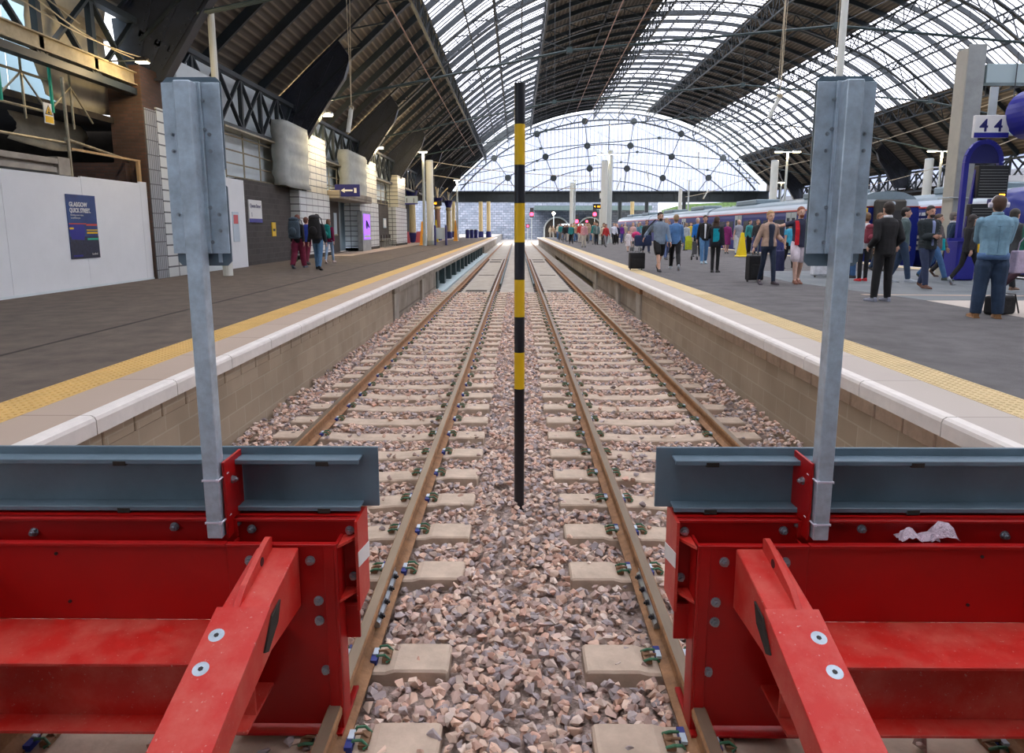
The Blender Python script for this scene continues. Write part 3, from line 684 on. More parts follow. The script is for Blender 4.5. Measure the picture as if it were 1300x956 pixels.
# ================================================================== BEYOND THE SCREEN
struct(MB().box(-60, 34, 168, 170, -1, 9.5).build('cutting_wall', 'cutting_stone'))
m_ = MB(); m_.box(-30, -3.6, 105, 170, -1, P); struct(m_.build('embankment', 'asphalt_grey')); struct(MB().box(-3.6, 38, 106, 168, -1, -.37).build('ground', 'asphalt_grey'))
struct(MB().prism([(31.5, 0), (31.5, 6.2), (36, 7.4), (60, 8.5), (60, 0)], 'y', 150, 152).build('hill', 'grass_green'))
def ring_portal(x, y):
    r = thing('tunnel_portal', 'dark arched tunnel mouth in the stone cutting, %s' % ('left of the centre masts' if x < 12 else 'right of the centre masts'), 'tunnel', (x, y, -.3))
    pts = [(3.0 * math.sin(a), 2.2 + 3.0 * math.cos(a)) for a in [-PI / 2 + PI * k / 12 for k in range(13)]]
    MB().prism([(-3, 0)] + pts + [(3, 0)], 'y', -.1, .1).build('opening', 'old_dark', r)
    m2 = MB(); q = [(-3, 0)] + pts + [(3, 0)]
    for a, b in zip(q, q[1:]): m2.bar((a[0], -.2, a[1]), (b[0], -.2, b[1]), .35, .35)
    m2.build('arch_ring', 'mast_grey', r)
ring_portal(17.5, 166.5); ring_portal(9.5, 166.5)
o = MB().box(4, 31, 160, 168, 6.4, 7.4); tag(o.build('footbridge', 'girder_green'), 'blue grey footbridge deck crossing the cutting beyond the screen', 'footbridge')
o = MB().box(10, 16, 158, 168, 2.9, 3.3); tag(o.build('canopy', 'train_pale'), 'low pale canopy below the footbridge beyond the screen', 'canopy')
# ================================================================== BUFFER STOPS
def buffer_stop(s, side):
    """s=-1: left hand buffer stop, s=+1 its mirror image"""
    root = thing('buffer_stop', f'red painted steel buffer stop at the end of the {side} hand track', 'buffer stop')
    def bx(m_, xa, xb, ya, yb, za, zb): return m_.box(min(s * xa, s * xb), max(s * xa, s * xb), ya, yb, za, zb)
    XI, XO = .75, 2.95
    # upper cross beam: a channel seen from its open side, hazard end plate
    m_ = MB(); bx(m_, XI + .012, XO, 3.075, 3.09, .46, .90); bx(m_, XI + .012, XO, 3.052, 3.21, .885, .90); bx(m_, XI + .012, XO, 3.045, 3.21, .46, .475)
    m_.build('cross_beam', 'red_paint', root, bevel=.002)
    m_ = MB(); bx(m_, XO, XO + .014, 3.02, 3.235, .45, .90); m_.build('end_plate', 'lit_scuffed_red', root); m_ = MB(); bx(m_, XI, XI + .014, 3.02, 3.235, .45, .90)
    o = m_.build('end_plate', 'lit_scuffed_red', root)
    MB().prism([(3.015, .675), (3.24, .62), (3.24, .70), (3.015, .75)], 'x', s * (XI - .003), s * XI).build('white_band', 'white_paint', root)
    # web bolts
    for (x, y, z) in ((.80, 3.075, .835), (1.27, 3.075, .84), (1.64, 3.075, .85), (2.32, 3.075, .82), (.79, 3.075, .60)):
        MB().bolt((s * x, y, z), .016).build('bolt', 'bolt_zinc', root, smooth=False)
    # gussets between the cross beam and the column
    for z in (.80, .53):
        m_ = MB(); m_.prism([(s * .765, 3.075), (s * .765, 3.05), (s * .828, 2.95), (s * .828, 3.075)], 'z', z, z + .014); m_.build('gusset', 'lit_scuffed_red', root)
    m_ = MB(); bx(m_, .762, .829, 3.05, 3.064, .29, .46); m_.build('gusset', 'red_paint', root)
    # columns: channel with a facing plate
    for xa, xb, nm in ((.83, 1.34, 'column'), (2.55, 2.90, 'column')):
        m_ = MB(); bx(m_, xa, xb, 2.946, 2.960, -.10, .82); bx(m_, xa, xa + .014, 2.94, 3.07, -.12, .82); bx(m_, xa + .014, xa + .062, 2.940, 2.946, -.12, .82)
        bx(m_, xb - .012, xb, 2.95, 3.07, -.12, .80); bx(m_, xa, xb, 2.938, 2.968, .812, .826); bx(m_, xa, xb, 2.90, 3.25, -.13, -.115)
        m_.build(nm, 'red_paint', root, bevel=.002)
    for (x, z) in ((.955, .745), (1.235, .745), (.925, .545), (.925, .445), (.905, .19)):
        MB().bolt((s * x, 2.946, z), .017).build('bolt', 'bolt_zinc', root)
    # lower longitudinal beam: deep web, with the top flange of a wide beam below
    m_ = MB(); bx(m_, 1.34, XO, 2.955, 2.97, .44, .82); bx(m_, 1.345, XO, 2.94, 2.975, .812, .826)
    m_.build('lower_beam', 'red_paint', root, bevel=.001)
    for (x, z) in ((2.14, .77), (2.10, .53)): MB().tube([(s * x, 2.956, z), (s * x, 2.950, z)], .008, 10).build('drilled_hole', 'black_plastic', root)
    m_ = MB(); bx(m_, 1.16, XO, 2.62, 2.955, .425, .440); bx(m_, 1.16, XO, 2.72, 2.735, .12, .425); bx(m_, 1.16, XO, 2.62, 2.955, .105, .12)
    o = m_.build('base_beam', 'lit_scuffed_red', root, bevel=.002); o['label'] = 'scuffed and dusty wide flanged red beam'
    # raking struts
    for x0 in (1.10, 2.72):
        prof = [(2.94, .812), (2.52, .742), (2.23, .646), (1.75, .49), (1.22, .32), (1.22, .16), (1.75, .33), (2.23, .486), (2.55, .55), (2.94, .52)]
        m_ = MB(); m_.prism(prof, 'x', s * (x0 - .095), s * (x0 + .095)); st = m_.build('raking_strut', 'lit_scuffed_red', root, bevel=.004)
        m_ = MB(); m_.prism([(2.53, .758), (2.23, .662), (1.22, .336), (1.22, .318), (2.23, .645), (2.53, .740)], 'x', s * (x0 - .108), s * (x0 + .108)); m_.build('cover_plate', 'lit_scuffed_red', st, bevel=.002)
        for y, z in ((2.40, .713), (2.26, .668)):
            n_ = Vector((0, -.31, .95)).normalized(); c = Vector((s * (x0 + .055), y, z))
            m_ = MB(); m_.tube([c, c + n_ * .004], .030, 20); m_.mat(1); m_.tube([c + n_ * .004, c + n_ * .0055], .010, 6)
            m_.build('countersunk_bolt', ['galvanised', 'black_plastic'], st)
        # lifting lug with its eye
        lug = MB(); pr = [(2.93, .80), (2.935, .865), (2.915, .875), (2.86, .868), (2.62, .80), (2.53, .745), (2.75, .745)]
        lug.prism(pr, 'x', s * (x0 + .022), s * (x0 + .048)); lg = lug.build('lifting_lug', 'lit_scuffed_red', root, bevel=.002)
        MB().tube([(s * (x0 + .020), 2.80, .812), (s * (x0 + .050), 2.80, .812)], .020, 16).build('lug_eye', 'black_plastic', lg)
        # thin dark plate on the track side of the strut
        MB().prism([(2.66, .715), (2.56, .70), (2.46, .60), (2.50, .58), (2.62, .64)], 'x', s * (x0 - .104), s * (x0 - .096)).build('dark_plate', 'old_dark', root)
        m_ = MB(); bx(m_, x0 - .16, x0 + .16, 1.10, 1.40, P - .62 if False else .16, .19); m_.build('foot_plate', 'red_paint', root)
        m_ = MB(); bx(m_, x0 - .12, x0 + .12, 1.14, 1.38, -.25, .16); m_.build('foot_block', 'concrete', root)
    # grey rubbing board carried in front of the beam
    m_ = MB(); prof = [(3.36, .88), (3.36, 1.206), (3.215, 1.206), (3.215, 1.195), (3.30, 1.188), (3.30, .90), (3.215, .893), (3.215, .88)]
    m_.prism([(3.20, .903), (3.215, .903), (3.215, 1.208), (3.20, 1.208)], 'x', s * .68, s * XO)
    for z in (1.160, .925): bx(m_, .755, XO - .05, 3.125, 3.20, z, z + .010); bx(m_, .755, XO - .05, 3.11, 3.125, z - .012, z + .012)
    o = m_.build('buffing_board', 'buffer_grey', root, bevel=.003); o['label'] = 'slate grey steel board with two long ribs'
    for x in (.93, 1.9):
        for z in (1.153, .917): MB().box(s * x - .03, s * x + .03, 3.107, 3.13, z - .012, z + .010).build('rubber_joint', 'old_dark', root)
    # bracket for the sign post
    m_ = MB(); bx(m_, 1.345, 1.357, 2.99, 3.19, .83, 1.20); bx(m_, 1.33, 1.357, 3.05, 3.07, .81, .9) 
    br = m_.build('post_bracket', 'red_paint', root, bevel=.001)
    for z in (1.09, .87): MB().bolt((s * 1.345, 3.07, z), .014, (-s, 0, 0)).build('bolt', 'bolt_zinc', br)
    return root
buffer_stop(-1, 'left'); buffer_stop(1, 'right')
# sign posts: galvanised post, backing channels, two boards facing the trains
def sign_post(s, label):
    root = thing('sign_post', label, 'sign post', (s * 1.40, 3.0, 0))
    m_ = MB(); t = .005; h = .035      # hollow square tube
    m_.box(-h, h, -h, h, .84, 2.87); m_.build('post', 'galvanised', root, bevel=.004)
    for (x0, x1, z0, z1) in ((-.125, .125, 2.50, 2.90), (-.115, .125, 2.095, 2.46)):
        pts = [(x0, z0 + .02), (x0 + .02, z0), (x1 - .02, z0), (x1, z0 + .02), (x1, z1 - .02), (x1 - .02, z1), (x0 + .02, z1), (x0, z1 - .02)]
        MB().prism([(s * -a if s > 0 else a, b) for a, b in pts], 'y', .062, .070).build('sign_board', 'buffer_grey', root)
    m_ = MB(); m_.box(-.125, -.068, .046, .052, 2.15, 2.875); m_.box(-.068, -.060, .030, .052, 2.15, 2.875); m_.box(-.060, .040, .030, .036, 2.15, 2.875); m_.box(.040, .048, .030, .052, 2.15, 2.875); m_.box(.048, .125, .046, .052, 2.15, 2.875)
    ch = m_.build('backing_channel', 'galvanised', root, bevel=.0015)
    for (x, z) in ((.07, 2.66), (.07, 2.59), (.09, 2.32), (.09, 2.25), (-.09, 2.66), (-.09, 2.59), (-.09, 2.32), (.052, 2.80), (.052, 2.35), (.052, 2.20), (.052, 2.68)):
        MB().bolt((x, .046, z), .0065).build('bolt', 'bolt_zinc', ch)
    MB().box(.07, .085, .052, .062, 2.11, 2.15).build('clip', 'galvanised', root)
    if s > 0:
        ch.scale = (-1, 1, 1)
    for z in (1.12, .915):
        m_ = MB(); e = .038
        m_.box(-e, e, -e - .003, -e, z, z + .008); m_.bar((-s * e, -e, z + .004), (-s * .055 * 1, .03, z + .02), .008, .004); m_.bar((s * e, -e, z), (s * e, e, z), .004, .008)
        m_.cbox((-s * (e - .004), -e - .004, z + .004), (.012, .01, .012)); m_.build('cable_tie', 'nylon_white', root)
    return root
sign_post(-1, 'galvanised post on the left buffer stop carrying two sign boards seen from behind')
sign_post(1, 'galvanised post on the right buffer stop carrying two sign boards seen from behind')
# striped pole between the tracks
r = thing('striped_pole', 'tall black and yellow striped pole standing in the ballast between the tracks', 'pole', (0.02, 5.69, -.25))
zz = [ony(659, py, 5.69)[2] + .25 for py in (108, 158, 209.5, 258, 307.5, 355, 402, 447, 493, 670)]
m_ = MB()
for k in range(len(zz) - 1):
    m_.mat(k % 2); m_.tube([(0, 0, zz[k]), (0, 0, zz[k + 1])], .0435, 20)
m_.build('tube', ['black_paint', 'yellow_paint'], r); MB().tube([(0, 0, zz[0]), (0, 0, zz[0] + .012)], .045, 20).build('cap', 'black_paint', r)
# crumpled film on the right buffer stop
m_ = MB(); random.seed(3)
for (cx, w_, h_) in ((1.835, .10, .05), (1.92, .09, .035), (1.99, .13, .085)):
    N = 7; vs = []
    for i in range(N):
        for j in range(N): vs.append((cx + (i / (N - 1) - .5) * w_, 2.985 + j * .012 + random.uniform(-.005, .005), .822 + h_ * math.sin(PI * i / (N - 1)) ** .6 * math.sin(PI * (j + .6) / N) + random.uniform(0, .012)))
    fs = [(i * N + j, i * N + j + 1, (i + 1) * N + j + 1, (i + 1) * N + j) for i in range(N - 1) for j in range(N - 1)]; m_.add(vs, fs)
o = m_.build('plastic_film', 'film'); sd = o.modifiers.new('s', 'SOLIDIFY'); sd.thickness = .002
tag(o, 'crumpled clear plastic film lying on the right buffer stop beam', 'plastic film')
# litter
for (px, py, z, mt, nm, lab, sz) in ((835, 448, -.2, 'clip_blue', 'crushed_can', 'small blue crushed can lying on the ballast by the right outer rail', (.10, .05, .04)), (496, 422, -.19, 'white_paint', 'plastic_bottle', 'small white bottle on the ballast beside the left outer rail', (.14, .05, .04)),
                                  (905, 492, -.18, 'nylon_white', 'plastic_bottle', 'white scrap of litter on ballast near the right platform wall', (.12, .07, .03)), (872, 489, -.18, 'white_paint', 'paper_scrap', 'white paper scrap on the ballast outside the right outer rail', (.08, .06, .02))):
    c = onz(px, py, z); m_ = MB(); m_.ball((0, 0, 0), .5, 10, 6, (sz[0], sz[1], sz[2])); m_.tube([(-sz[0] * .45, 0, 0), (-sz[0] * .62, .01, 0)], [sz[2] * .35, sz[2] * .25], 8)
    o = m_.build(nm, mt); o.location = c; o.rotation_euler = (0, .1, .5); tag(o, lab, 'litter')
# ================================================================== LEFT SIDE WALL
WX = -9.8
# hoarding panels
hb = thing('hoarding', 'long white painted construction hoarding along the left platform', 'hoarding', (WX, 0, P))
y = 1.0; k = 0
while y < 18.9:
    y2 = min(y + 2.44, 18.98); zt = (2.40 if y < 12 else 2.47 if y < 14.5 else 2.50 if y < 17 else 2.545)
    MB().box(-.06, 0, y + .006, y2 - .004, 0, zt).build('panel', 'board_white', hb); y = y2; k += 1
MB().box(-.02, .015, 1, 18.98, 0, .05).build('kickboard', 'board_pale', hb)
# poster
pr_ = thing('poster', 'dark blue portrait advertising poster on the white hoarding', 'poster', (WX + .012, 15.55, 2.30))
mat('poster_sky', (0.012, 0.025, 0.13), 0.4, col2=(0.03, 0.10, 0.30), scale=.9, thresh=(.3, .8)); mat('poster_dark', (0.02, 0.025, 0.055), 0.4, var=.5, scale=12)
MB().box(-.01, .004, -.52, .52, -.71, .70).build('sheet', 'poster_sky', pr_)
MB().box(.004, .006, -.52, .52, -.71, -.22).build('picture', 'poster_dark', pr_)
m_ = MB(); m_.add([(.008, -.52, .0), (.008, -.45, .06), (.008, 0, .05), (.008, .04, -.1), (.008, -.02, -.30), (.008, -.46, -.28)], [(0, 1, 2, 3, 4, 5)]); o = m_.build('train_picture', 'royal', pr_)
for (y0, y1, z0, z1, mt) in ((-.5, .1, .05, .075, 'train_red'), (.1, .5, .02, .06, 'train_red'), (.1, .5, -.09, -.065, 'yellow_paint'), (.1, .5, -.16, -.12, 'yellow_paint'), (.1, .5, -.30, -.26, 'scaffold_green'), (-.5, -.36, -.06, -.02, 'yellow_paint')):
    MB().box(.006, .009, y0, y1, z0, z1).build('colour_band', mt, pr_)
RT = (PI / 2, 0, PI / 2)
text('lettering', 'GLASGOW', .135, 'white_paint', pr_, (.008, -.44, .44), RT, sx=.95, off=.004); text('lettering', 'QUICK STREET.', .135, 'white_paint', pr_, (.008, -.44, .31), RT, sx=.80, off=.004)
text('lettering', 'Running more trains', .055, 'white_paint', pr_, (.008, -.42, .235), RT); text('lettering', 'to and from you', .05, 'white_paint', pr_, (.008, -.42, .175), RT)
MB().box(.006, .009, -.45, -.12, -.665, -.625).build('colour_band', 'royal', pr_); text('lettering', 'ScotRail', .065, 'white_paint', pr_, (.008, .22, -.64), RT)
# rear of the gutted building behind the hoarding
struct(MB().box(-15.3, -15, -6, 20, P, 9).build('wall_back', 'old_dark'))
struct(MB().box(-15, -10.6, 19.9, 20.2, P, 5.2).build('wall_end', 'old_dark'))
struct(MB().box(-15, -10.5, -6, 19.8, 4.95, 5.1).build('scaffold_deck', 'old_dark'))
struct(MB().box(-15.1, -10.2, 18.2, 18.9, P, 3.95).build('brick_stub_wall', 'red_brick'))
# cladding above the hoarding: grey shop-front lintel
o = MB(); o.box(-10.3, -9.88, 6, 15.0, 3.44, 3.56); o.box(-10.2, -9.84, 6, 15.0, 3.62, 3.74); o.box(-10.15, -9.95, 6, 15.1, 3.56, 3.62); o.box(-10.25, -9.84, 15.0, 15.4, 3.40, 3.78)
tag(o.build('lintel_beam', 'slab_concrete', bevel=.01), 'grey stepped metal fascia beam just above the white hoarding', 'beam')
# steel edge beam and sheets
a = onx(0, 35, -9.9); b = onx(150, 88, -9.9)
o = MB(); o.box(-10.0, -9.8, 2, 18.9, 5.90, 5.93); o.box(-9.92, -9.88, 2, 18.9, 5.93, 6.22); o.box(-10.0, -9.8, 2, 18.9, 6.2, 6.23)
tag(o.build('steel_edge_beam', 'steel_cream'), 'long rusty cream steel joist running into the brick pier top', 'beam')
o = MB(); o.box(-10.9, -10.7, 2, 18.9, 7.1, 7.4); tag(o.build('steel_rail_beam', 'steel_cream'), 'upper cream steel joist high behind the roof truss', 'beam')
o = MB()
for k in range(7): o.box(-12.0, -11.97, 3 + k * 2.3, 5.24 + k * 2.3, 5.1, 9.4)
tag(o.build('blue_sheeting', 'sheeting', ), 'translucent pale blue sheeting hung behind the upper scaffold', 'sheeting', kind=None)
# hanging debris sheet
def cloth(name, x, y0, y1, z0, z1, mt, amp=.08, n=14, seed=1, sag=.3):
    random.seed(seed); m_ = MB(); N = n; vs = []
    for i in range(N):
        for j in range(N):
            u, v = i / (N - 1), j / (N - 1)
            vs.append((x + amp * (math.sin(u * 9 + seed) * (1 - v) + math.sin(v * 7 + u * 4 + seed)) * .6 + random.uniform(-.02, .02), y0 + (y1 - y0) * (u + .05 * math.sin(v * 5 + seed)), z0 + (z1 - z0) * v - sag * math.sin(PI * u) * (1 - v)))
    m_.add(vs, [(i * N + j, i * N + j + 1, (i + 1) * N + j + 1, (i + 1) * N + j) for i in range(N - 1) for j in range(N - 1)])
    o = m_.build(name, mt, smooth=True); sd = o.modifiers.new('s', 'SOLIDIFY'); sd.thickness = .01; return o
mat('dust_sheet', (0.50, 0.46, 0.34), 0.6, var=.25, scale=1.5)
tag(cloth('dust_sheet', -10.75, 15.9, 18.9, 5.25, 8.2, 'dust_sheet', .07, seed=2, sag=.12), 'dirty cream dust sheet hanging under the big roof bracket', 'dust sheet')
tag(cloth('dust_sheet', -11.6, 16.2, 18.8, 4.3, 4.93, 'dust_sheet', .06, seed=5, sag=.12), 'grey tarpaulin slung low beneath the dust sheet beside the brick pier', 'tarpaulin')
# scaffolding poles: each lattice bay one scaffold thing
sc = thing('scaffold_truss', 'scaffold lattice with green uprights under the roof deck behind the hoarding', 'scaffolding')
m_ = MB(); ya, yb = 7.7, 15.8; zl, zh = 4.80, 5.50
for z in (zl, zh): m_.tube([(-10.4, ya, z), (-10.4, yb, z)], .03, 6)
k = 0; y = ya
while y < yb - .1:
    m_.tube([(-10.4, y, zl), (-10.4, y + .85, zh)], .022, 6); m_.tube([(-10.4, y + .85, zh), (-10.4, y + 1.6, zl)], .022, 6); m_.tube([(-10.4, y + .85, zl - .25), (-10.4, y + .85, zh + .3)], .026, 6); y += 1.6
m_.build('lattice', 'scaffold_tube', sc)
for y in (14.2, 15.75): MB().tube([(-10.33, y, 4.8), (-10.33, y, 5.85)], .035, 8).build('green_upright', 'scaffold_green', sc)
MB().box(-12.05, -11.95, 8.6, 10.2, 4.7, 9).build('green_upright', 'scaffold_green', sc)
def pole(pts, r, mt, lab, cat='scaffold pole', nm='scaffold_pole'): return tag(MB().tube(pts, r, 8).build(nm, mt), lab, cat)
pole([(-9.9, 15.5, 3.4), (-9.9, 15.5, 5.5)], .035, 'scaffold_tube', 'upright scaffold pole standing at the end of the grey fascia beam')
pole([(-9.95, 4, 3.99), (-9.95, 15.6, 4.12)], .03, 'scaffold_tube', 'sloping handrail pole above the grey fascia beam')
pole([(-9.93, 15.46, 4.2), (-10.2, 18.45, 4.02)], .035, 'scaffold_tube', 'loose pole sloping down towards the brick pier')
o = MB(); o.box(-9.95, -9.9, 15.6, 18.4, 3.98, 4.03); o.box(-9.95, -9.88, 18.25, 18.35, 3.3, 4.0)
tag(o.build('timber_rail', 'timber'), 'new timber handrail on the hoarding top before the brick pier', 'timber rail')
pole([(-9.8, 18.55, 3.75), (-9.8, 18.55, 5.1)], .05, 'timber', 'short upright timber batten fixed to the brick pier', 'batten', 'timber_batten')
for k, (x, y) in enumerate(((-13.0, 9.5), (-13.0, 13), (-12.5, 16.2))):
    pole([(x, y, P), (x, y, 5)], .06, 'scaffold_tube', f'upright prop inside the gutted building behind the hoarding, {["nearest", "middle", "furthest"][k]} of three', 'prop', 'prop')
# warning sign
ws = thing('warning_sign', 'white and yellow triangular warning sign hung on the scaffold', 'sign', (-10.34, 15.6, 4.76))
MB().box(-.01, .01, -.15, .15, -.22, .22).build('board', 'white_paint', ws); MB().box(.01, .014, -.13, .13, -.2, -.06).build('lower_panel', 'yellow_paint', ws)
m_ = MB(); m_.add([(.012, -.13, -.03), (.012, .13, -.03), (.012, 0, .19)], [(0, 1, 2)]); m_.build('triangle', 'black_paint', ws)
m_ = MB(); m_.add([(.014, -.10, -.012), (.014, .10, -.012), (.014, 0, .155)], [(0, 1, 2)]); m_.mat(1); m_.box(.014, .016, -.012, .012, .03, .10); m_.box(.014, .016, -.04, .04, .0, .03); m_.build('pictogram', ['yellow_paint', 'black_paint'], ws)
# tangled cables
random.seed(11)
for k, (p0, p1, sg) in enumerate((((-9.6, 9, 7.6), (-9.7, 18.6, 6.6), .9), ((-9.7, 11, 8.2), (-9.7, 18.7, 6.5), 1.0), ((-9.5, 12, 8.4), (-9.6, 15.5, 6.6), .6), ((-9.6, 13.5, 6.9), (-9.6, 18.6, 8.9), 1.1), ((-9.7, 9.4, 6.4), (-9.7, 15.5, 8.5), .6))):
    pts = []
    for i in range(13):
        t = i / 12; pts.append((p0[0] + .1 * math.sin(t * 6 + k), p0[1] + (p1[1] - p0[1]) * t, p0[2] + (p1[2] - p0[2]) * t - sg * 4 * t * (1 - t) * .5))
    tag(MB().tube(pts, .016, 5).build('loose_cable', 'wire_pale'), f'loose pale cable looping from the roof truss to the brick pier, {["lowest", "second", "third", "fourth", "topmost"][k]}', 'cable')
# brick pier with white tiled casing
r = thing('brick_pier', 'crumbling red brick pier under the first roof bracket, half cased in white tile', 'pier', (-10.15, 19.35, P))
MB().box(-.45, .42, -.95, .75, 0, 5.5).build('brick_shaft', 'red_brick', r, bevel=.01)
MB().box(-.25, .47, -.35, .95, 0, 4.55).build('white_tile_casing', 'white_tile', r)
MB().box(.425, .46, -.93, -.35, 0, 4.45).build('wire_mesh_casing', 'mesh_tile', r)
# soft pier shroud
struct(MB().box(-10.6, -9.72, 20.35, 23.3, P, 7.0).build('wall_left', 'board_pale'))
def tile_pier(y0, y1, ztop, label, net=None, zbase=3.9):
    r = thing('tiled_pier', label, 'pier', (-9.75, y0, P)); L = y1 - y0
    MB().box(-.6, .35, 0, L, 0, zbase - P).build('base', 'white_tile', r)
    MB().box(-.6, .30, .25 * L, L - .15, zbase - P, ztop - P).build('upper_shaft', 'warm_tile', r)
    MB().box(-.6, .36, 0, L, 0, .18).build('plinth', 'old_dark', r)
    return r
p0 = tile_pier(20.3, 20.6, 3.2, 'narrow tiled strip') if False else None
o = thing('notice_casing', 'tall white boarded pier casing with a small notice behind the left sign post', 'panel', (-9.7, 22.9, P)); 
MB().box(-.1, .12, 0, 1.5, 0, 3.0).build('board', 'board_white', o); MB().box(.12, .14, .35, .85, .9, 1.9).build('notice', 'train_pale', o); MB().box(.14, .145, .42, .78, 1.5, 1.8).build('picture', 'barrier_pink', o)
# infill walls
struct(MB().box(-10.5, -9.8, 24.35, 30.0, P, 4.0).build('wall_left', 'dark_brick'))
tile_pier(30.0, 34.8, 6.5, 'white tiled pier with net shrouded upper part, beyond the dark brick wall')
struct(MB().box(-10.6, -10.3, 34.8, 40.0, P, 4.1).build('wall_left', 'brown_door'))
tile_pier(41.5, 47.0, 6.5, 'white tiled pier carrying the purple advertising screen')
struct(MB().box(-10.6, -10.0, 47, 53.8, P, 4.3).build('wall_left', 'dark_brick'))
tile_pier(53.8, 59.0, 6.4, 'white tiled pier beyond the row of black seats')
struct(MB().box(-10.9, -10.6, 20, 66, P, 8.0).build('wall_left', 'sheeting' if False else 'board_pale'))
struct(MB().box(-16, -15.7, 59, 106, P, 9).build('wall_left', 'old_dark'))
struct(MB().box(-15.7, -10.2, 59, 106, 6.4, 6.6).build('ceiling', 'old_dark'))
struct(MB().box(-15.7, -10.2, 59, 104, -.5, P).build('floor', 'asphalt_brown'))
struct(MB().box(-15.7, -10.6, 66, 66.2, P, 3.0).build('partition', 'board_white'))
# door recess with canopy
r = thing('doorway', 'dark brown double doors in a recess under a flat canopy', 'door', (-10.28, 35.2, P))
MB().box(-.02, .06, 0, 2.2, 0, 2.9).build('door_leaf', 'brown_door', r); MB().box(-.02, .06, 2.24, 4.5, 0, 2.9).build('door_leaf', 'brown_door', r); MB().box(.06, .09, 3.3, 3.9, 1.0, 2.2).build('notice', 'train_pale', r); MB().box(.06, .10, 1.5, 4.0, .95, 1.02).build('push_bar', 'steel_cream', r)
o = MB().box(-10.3, -8.9, 34.9, 42.6, 3.75, 4.15); tag(o.build('canopy', 'old_concrete', bevel=.03), 'flat brown concrete canopy over the dark doorway', 'canopy')
# net-wrapped scaffolds above the piers
for k, (y0, y1, lab) in enumerate(((23.5, 29.9, 'white sheeting on the wall scaffold above the dark brick wall'), (34.9, 41.4, 'pale blue sheeting on the wall scaffold above the flat canopy'), (47.2, 53.6, 'pale sheeting on the wall scaffold above the black seats'))):
    t = thing('scaffold_screen', lab, 'scaffolding')
    o = cloth('sheet', -10.25, y0, y1, 4.0, 5.75, 'board_pale' if k == 0 else 'sheet_blue' if 'sheet_blue' in M else 'board_pale', .05, 16, seed=k + 3, sag=0); o.parent = t
    m_ = MB()
    for z in (4.05, 4.5, 4.95, 5.45): m_.tube([(-9.95, y0, z), (-9.95, y1, z)], .028, 6)
    y = y0 + .4
    while y < y1: m_.tube([(-9.95, y, 4.0), (-9.95, y, 5.8)], .028, 6); y += 1.6
    m_.box(-10.2, -9.7, y0, y1, 5.62, 5.68)
    m_.build('tubes', 'scaffold_tube', t)
for k, (y0, y1, z0, lab) in enumerate(((28.2, 31.6, 4.0, 'torn grey debris netting wrapped round the pier top beside the brick wall'), (38.6, 43.6, 4.1, 'grey debris netting wrapped round the pier above the purple screen'))):
    m_ = MB(); n_ = 12; prof = [(-.55, 0), (-.1, 0), (0, .1), (0, .9), (-.1, 1), (-.5, 1)]
    vs = []; random.seed(k + 20)
    for j in range(n_):
        z = z0 + (6.55 - z0) * j / (n_ - 1)
        for (a, b) in prof: vs.append((-9.3 + a + .035 * math.sin(j * 1.9 + b * 9) + random.uniform(-.03, .03), y0 + (y1 - y0) * b + .03 * math.sin(j * 1.9), z - (.25 * math.sin(PI * b) if j == 0 else 0)))
    q = len(prof); m_.add(vs, [(j * q + i, j * q + i + 1, (j + 1) * q + i + 1, (j + 1) * q + i) for j in range(n_ - 1) for i in range(q - 1)])
    o = m_.build('debris_netting', 'net_cloth' if 'net_cloth' in M else mat('net_cloth', (0.42, 0.45, 0.43), 0.8, var=.15, scale=2)); sd = o.modifiers.new('s', 'SOLIDIFY'); sd.thickness = .01; o.data.shade_smooth(); tag(o, lab, 'netting')
# signs on the wall
r = thing('name_board', 'white station name board on the dark brick wall', 'sign', (-9.78, 25.25, 3.0)); MB().box(-.02, .02, -.02, 1.25, -.52, .30).build('board', 'white_paint', r); MB().box(.02, .025, -.02, 1.25, -.52, -.38).build('blue_band', 'royal', r)
text('lettering', 'Queen Street', .20, 'navy', r, (.03, .08, .02), RT, sx=.95); text('lettering', '1', .24, 'navy', r, (.03, .15, -.32), RT)
r = thing('notice', 'small yellow notice on the dark brick wall', 'notice', (-9.78, 27.55, 2.15)); MB().box(-.02, .01, 0, .42, -.2, .35).build('sheet', 'yellow_paint', r); MB().box(.01, .012, .08, .34, .0, .1).build('print', 'brown_door', r)
r = thing('exit_sign', 'blue hanging sign with white arrow beside the flat canopy', 'sign', (-9.2, 35.2, 4.15)); MB().box(0, 1.25, -.05, .05, -.3, .3).build('board', 'navy', r)
m_ = MB(); m_.box(.5, .9, -.07, -.05, -.04, .04); m_.add([(.5, -.06, -.12), (.3, -.06, 0), (.5, -.06, .12)], [(0, 1, 2)]); m_.box(.98, 1.1, -.07, -.05, -.12, .12); m_.build('arrow', 'white_paint', r); MB().tube([(-.5, 0, .1), (0, 0, .1)], .03, 6).build('bracket', 'pole_grey', r)
r = thing('advertising_screen', 'lit purple advertising screen in a grey stand against the tiled pier', 'screen', (-9.15, 40.9, P))
MB().box(-.3, .0, 0, 2.3, 0, 2.35).build('cabinet', 'mast_grey', r, bevel=.02); scm = mat('ad_purple', (0.33, 0.12, 0.85), emit=.55)
MB().box(.0, .02, .25, 2.05, .68, 2.2).build('display', 'ad_purple', r)
m_ = MB(); m_.ball((.02, 1.1, 1.55), .28, 8, 6, (.05, 1, .9)); m_.bar((.03, .9, 1.8), (.03, 1.6, 1.4), .12, .02); m_.build('picture', 'navy', r); MB().mat(0).box(.02, .03, .35, 1.95, .8, .95).build('picture_band', 'nylon_white', r)
